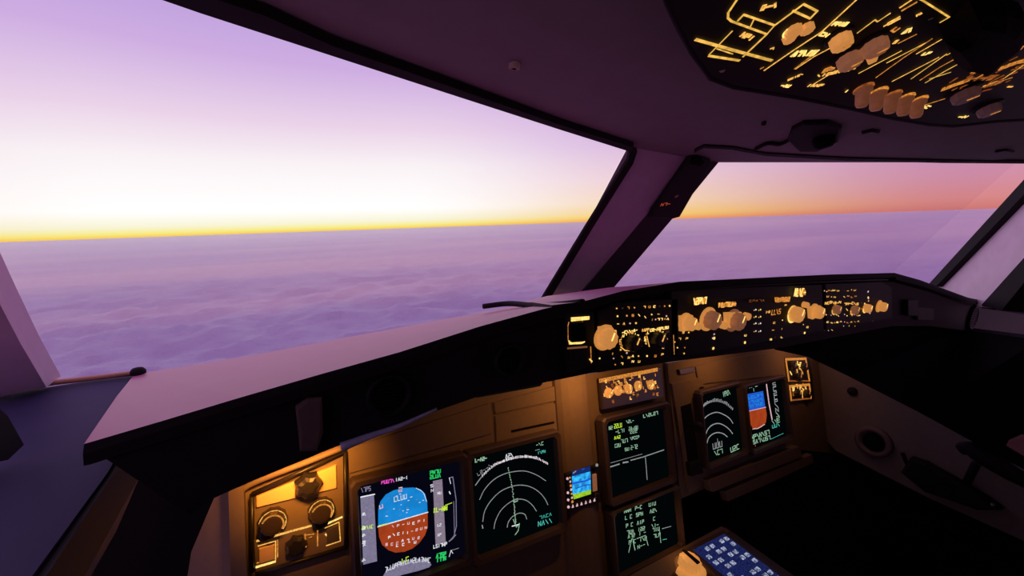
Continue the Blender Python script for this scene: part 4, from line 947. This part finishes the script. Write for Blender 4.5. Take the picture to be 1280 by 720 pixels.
cr = t.nodes.new('ShaderNodeValToRGB'); cr.color_ramp.elements[0].position = .42; cr.color_ramp.elements[0].color = (.46, .38, .60, 1); cr.color_ramp.elements[1].position = .56; cr.color_ramp.elements[1].color = (.95, .72, .66, 1)
t.links.new(n2.outputs['Fac'], cr.inputs[0]); t.links.new(cr.outputs[0], b.inputs['Base Color']); MATS['cloud'] = m
mb = MB(); NR, NA = 230, 300; vs = []; fs = []
for i in range(NR):
    r = 2000 * (480000 / 2000) ** (i / (NR - 1))
    for j in range(NA):
        a = math.radians(-75 + 175 * j / (NA - 1)); x = r * math.sin(a); y = r * math.cos(a)
        h = 0
        if r < 60000:
            fd = min(1, 9000 / r)
            h = 105 * fd * (noise.fractal(V((x / 800, y / 520, 0)), .9, 2.1, 5)) + 90 * noise.noise(V((x / 9000, y / 4000, 3)))
            if r > 40000: h *= (60000 - r) / 20000
        vs.append(CAM + e2 * x + e1 * y + SKYUP * (-ALT + h))
for i in range(NR - 1):
    for j in range(NA - 1): fs.append([i * NA + j, i * NA + j + 1, (i + 1) * NA + j + 1, (i + 1) * NA + j])
me = bpy.data.meshes.new('cloud_sea'); me.from_pydata([tuple(v) for v in vs], [], fs); me.materials.append(MATS['cloud']); me.polygons.foreach_set('use_smooth', [True] * len(fs))
o = bpy.data.objects.new('cloud_sea', me); COL.objects.link(o); o['kind'] = 'stuff'; tag(o, 'sea of mauve clouds stretching to the horizon outside the windscreens', 'clouds')

m, t, out = nt('haze'); vs_ = t.nodes.new('ShaderNodeVolumeScatter'); vs_.inputs['Color'].default_value = (1, .70, .68, 1); vs_.inputs['Density'].default_value = 1.3e-4; vs_.inputs['Anisotropy'].default_value = .8
t.links.new(vs_.outputs[0], out.inputs['Volume']); MATS['haze'] = m
mb = MB(); c0 = CAM - SKYUP * (ALT - 150)
mb.prism([c0 + e2 * a * 450000 + e1 * b_ * 450000 for a, b_ in ((-1, -1), (1, -1), (1, 1), (-1, 1))], SKYUP * 430, 'haze')
o = mb.build('haze_layer'); o['kind'] = 'stuff'; tag(o, 'pink haze lying over the clouds towards the horizon', 'haze')

# ------------------------------------------------------------------ dusk sky
def lin(c): return tuple(((v / 255 + .055) / 1.055) ** 2.4 if v > 10 else v / 3294 for v in c)
w = bpy.data.worlds.new('dusk'); SC.world = w; w.use_nodes = True; t = w.node_tree; t.nodes.clear()
out = t.nodes.new('ShaderNodeOutputWorld'); bg = t.nodes.new('ShaderNodeBackground'); t.links.new(bg.outputs[0], out.inputs[0])
tc = t.nodes.new('ShaderNodeTexCoord')
def vdot(vec, k):
    n = t.nodes.new('ShaderNodeVectorMath'); n.operation = 'DOT_PRODUCT'; n.inputs[1].default_value = k; t.links.new(vec, n.inputs[0]); return n.outputs['Value']
def mth(op, a, b=None, clamp=False):
    n = t.nodes.new('ShaderNodeMath'); n.operation = op; n.use_clamp = clamp
    for i, v in enumerate((a, b)):
        if v is None: continue
        if isinstance(v, (int, float)): n.inputs[i].default_value = v
        else: t.links.new(v, n.inputs[i])
    return n.outputs[0]
s_el = vdot(tc.outputs['Generated'], SKYUP)
el = mth('ARCSINE', s_el)                                             # radians
g = ray((360, 290)); g = (g - SKYUP * g.dot(SKYUP)).normalized()
cosaz = mth('DIVIDE', vdot(tc.outputs['Generated'], g), mth('MAXIMUM', mth('COSINE', el), .001))
az = mth('ARCCOSINE', mth('MINIMUM', mth('MAXIMUM', cosaz, -1.0), 1.0))
fel = mth('DIVIDE', el, math.radians(60), True)
def ramp(stops):
    n = t.nodes.new('ShaderNodeValToRGB'); cr = n.color_ramp
    while len(cr.elements) < len(stops): cr.elements.new(.5)
    for e, (p, c, k) in zip(cr.elements, stops): e.position = p / 60; e.color = [v * k for v in lin(c)] + [1]
    t.links.new(fel, n.inputs[0]); return n.outputs[0]
glow = ramp([(0, (255, 215, 100), 1), (.3, (255, 245, 130), 1), (1.0, (255, 254, 220), 1), (2.6, (255, 255, 250), 1.1), (8, (255, 250, 248), 1.02), (12.5, (242, 220, 238), 1), (19, (212, 180, 230), 1), (28, (178, 152, 221), 1), (40, (180, 150, 210), 1), (60, (222, 182, 212), 1)])
mids = ramp([(0, (250, 165, 95), 1), (.6, (255, 212, 115), 1), (2.2, (252, 220, 180), 1), (5.5, (244, 212, 218), 1), (10, (222, 188, 228), 1), (18, (200, 165, 226), 1), (35, (190, 158, 212), 1), (60, (212, 172, 208), 1)])
away = ramp([(0, (206, 120, 118), 1), (1, (216, 136, 136), 1), (3, (210, 144, 166), 1), (6, (202, 148, 190), 1), (12, (176, 138, 195), 1), (25, (150, 120, 180), 1), (60, (172, 134, 184), 1)])
def mix(f, a, b):
    n = t.nodes.new('ShaderNodeMix'); n.data_type = 'RGBA'; t.links.new(f, n.inputs[0]); t.links.new(a, n.inputs[6]); t.links.new(b, n.inputs[7]); return n.outputs[2]
def mapr(v, a, b):
    n = t.nodes.new('ShaderNodeMapRange'); n.interpolation_type = 'SMOOTHSTEP'; n.inputs[1].default_value = math.radians(a); n.inputs[2].default_value = math.radians(b); t.links.new(v, n.inputs[0]); return n.outputs[0]
sky = mix(mapr(az, 46, 78), mix(mapr(az, 14, 52), glow, mids), away)
low = t.nodes.new('ShaderNodeRGB'); low.outputs[0].default_value = list(lin((170, 125, 160))) + [1]
fin = mix(mapr(el, -.25, -.9), sky, low.outputs[0])
n = [x for x in t.nodes if x.type == 'MAP_RANGE'][-1]; n.inputs[1].default_value = math.radians(-.9); n.inputs[2].default_value = math.radians(-.3)
t.links.new(low.outputs[0], fin.node.inputs[6]); t.links.new(sky, fin.node.inputs[7])
t.links.new(fin, bg.inputs[0]); bg.inputs[1].default_value = 1.0

# ------------------------------------------------------------------ camera and colour
cd = bpy.data.cameras.new('camera'); co = bpy.data.objects.new('camera', cd); COL.objects.link(co)
cd.sensor_width = 36; cd.lens = F / 1280 * 36; cd.clip_start = .01; cd.clip_end = 900000
from mathutils import Matrix
Mx = Matrix((RX, -RY, -RZ)).transposed().to_4x4(); Mx.translation = CAM; co.matrix_world = Mx
SC.camera = co
SC.view_settings.view_transform = 'Standard'; SC.view_settings.look = 'None'; SC.view_settings.exposure = 0; SC.view_settings.gamma = 1; SC.view_settings.use_curve_mapping = False
SC.cycles.use_denoising = True; SC.cycles.max_bounces = 6; SC.cycles.volume_bounces = 2
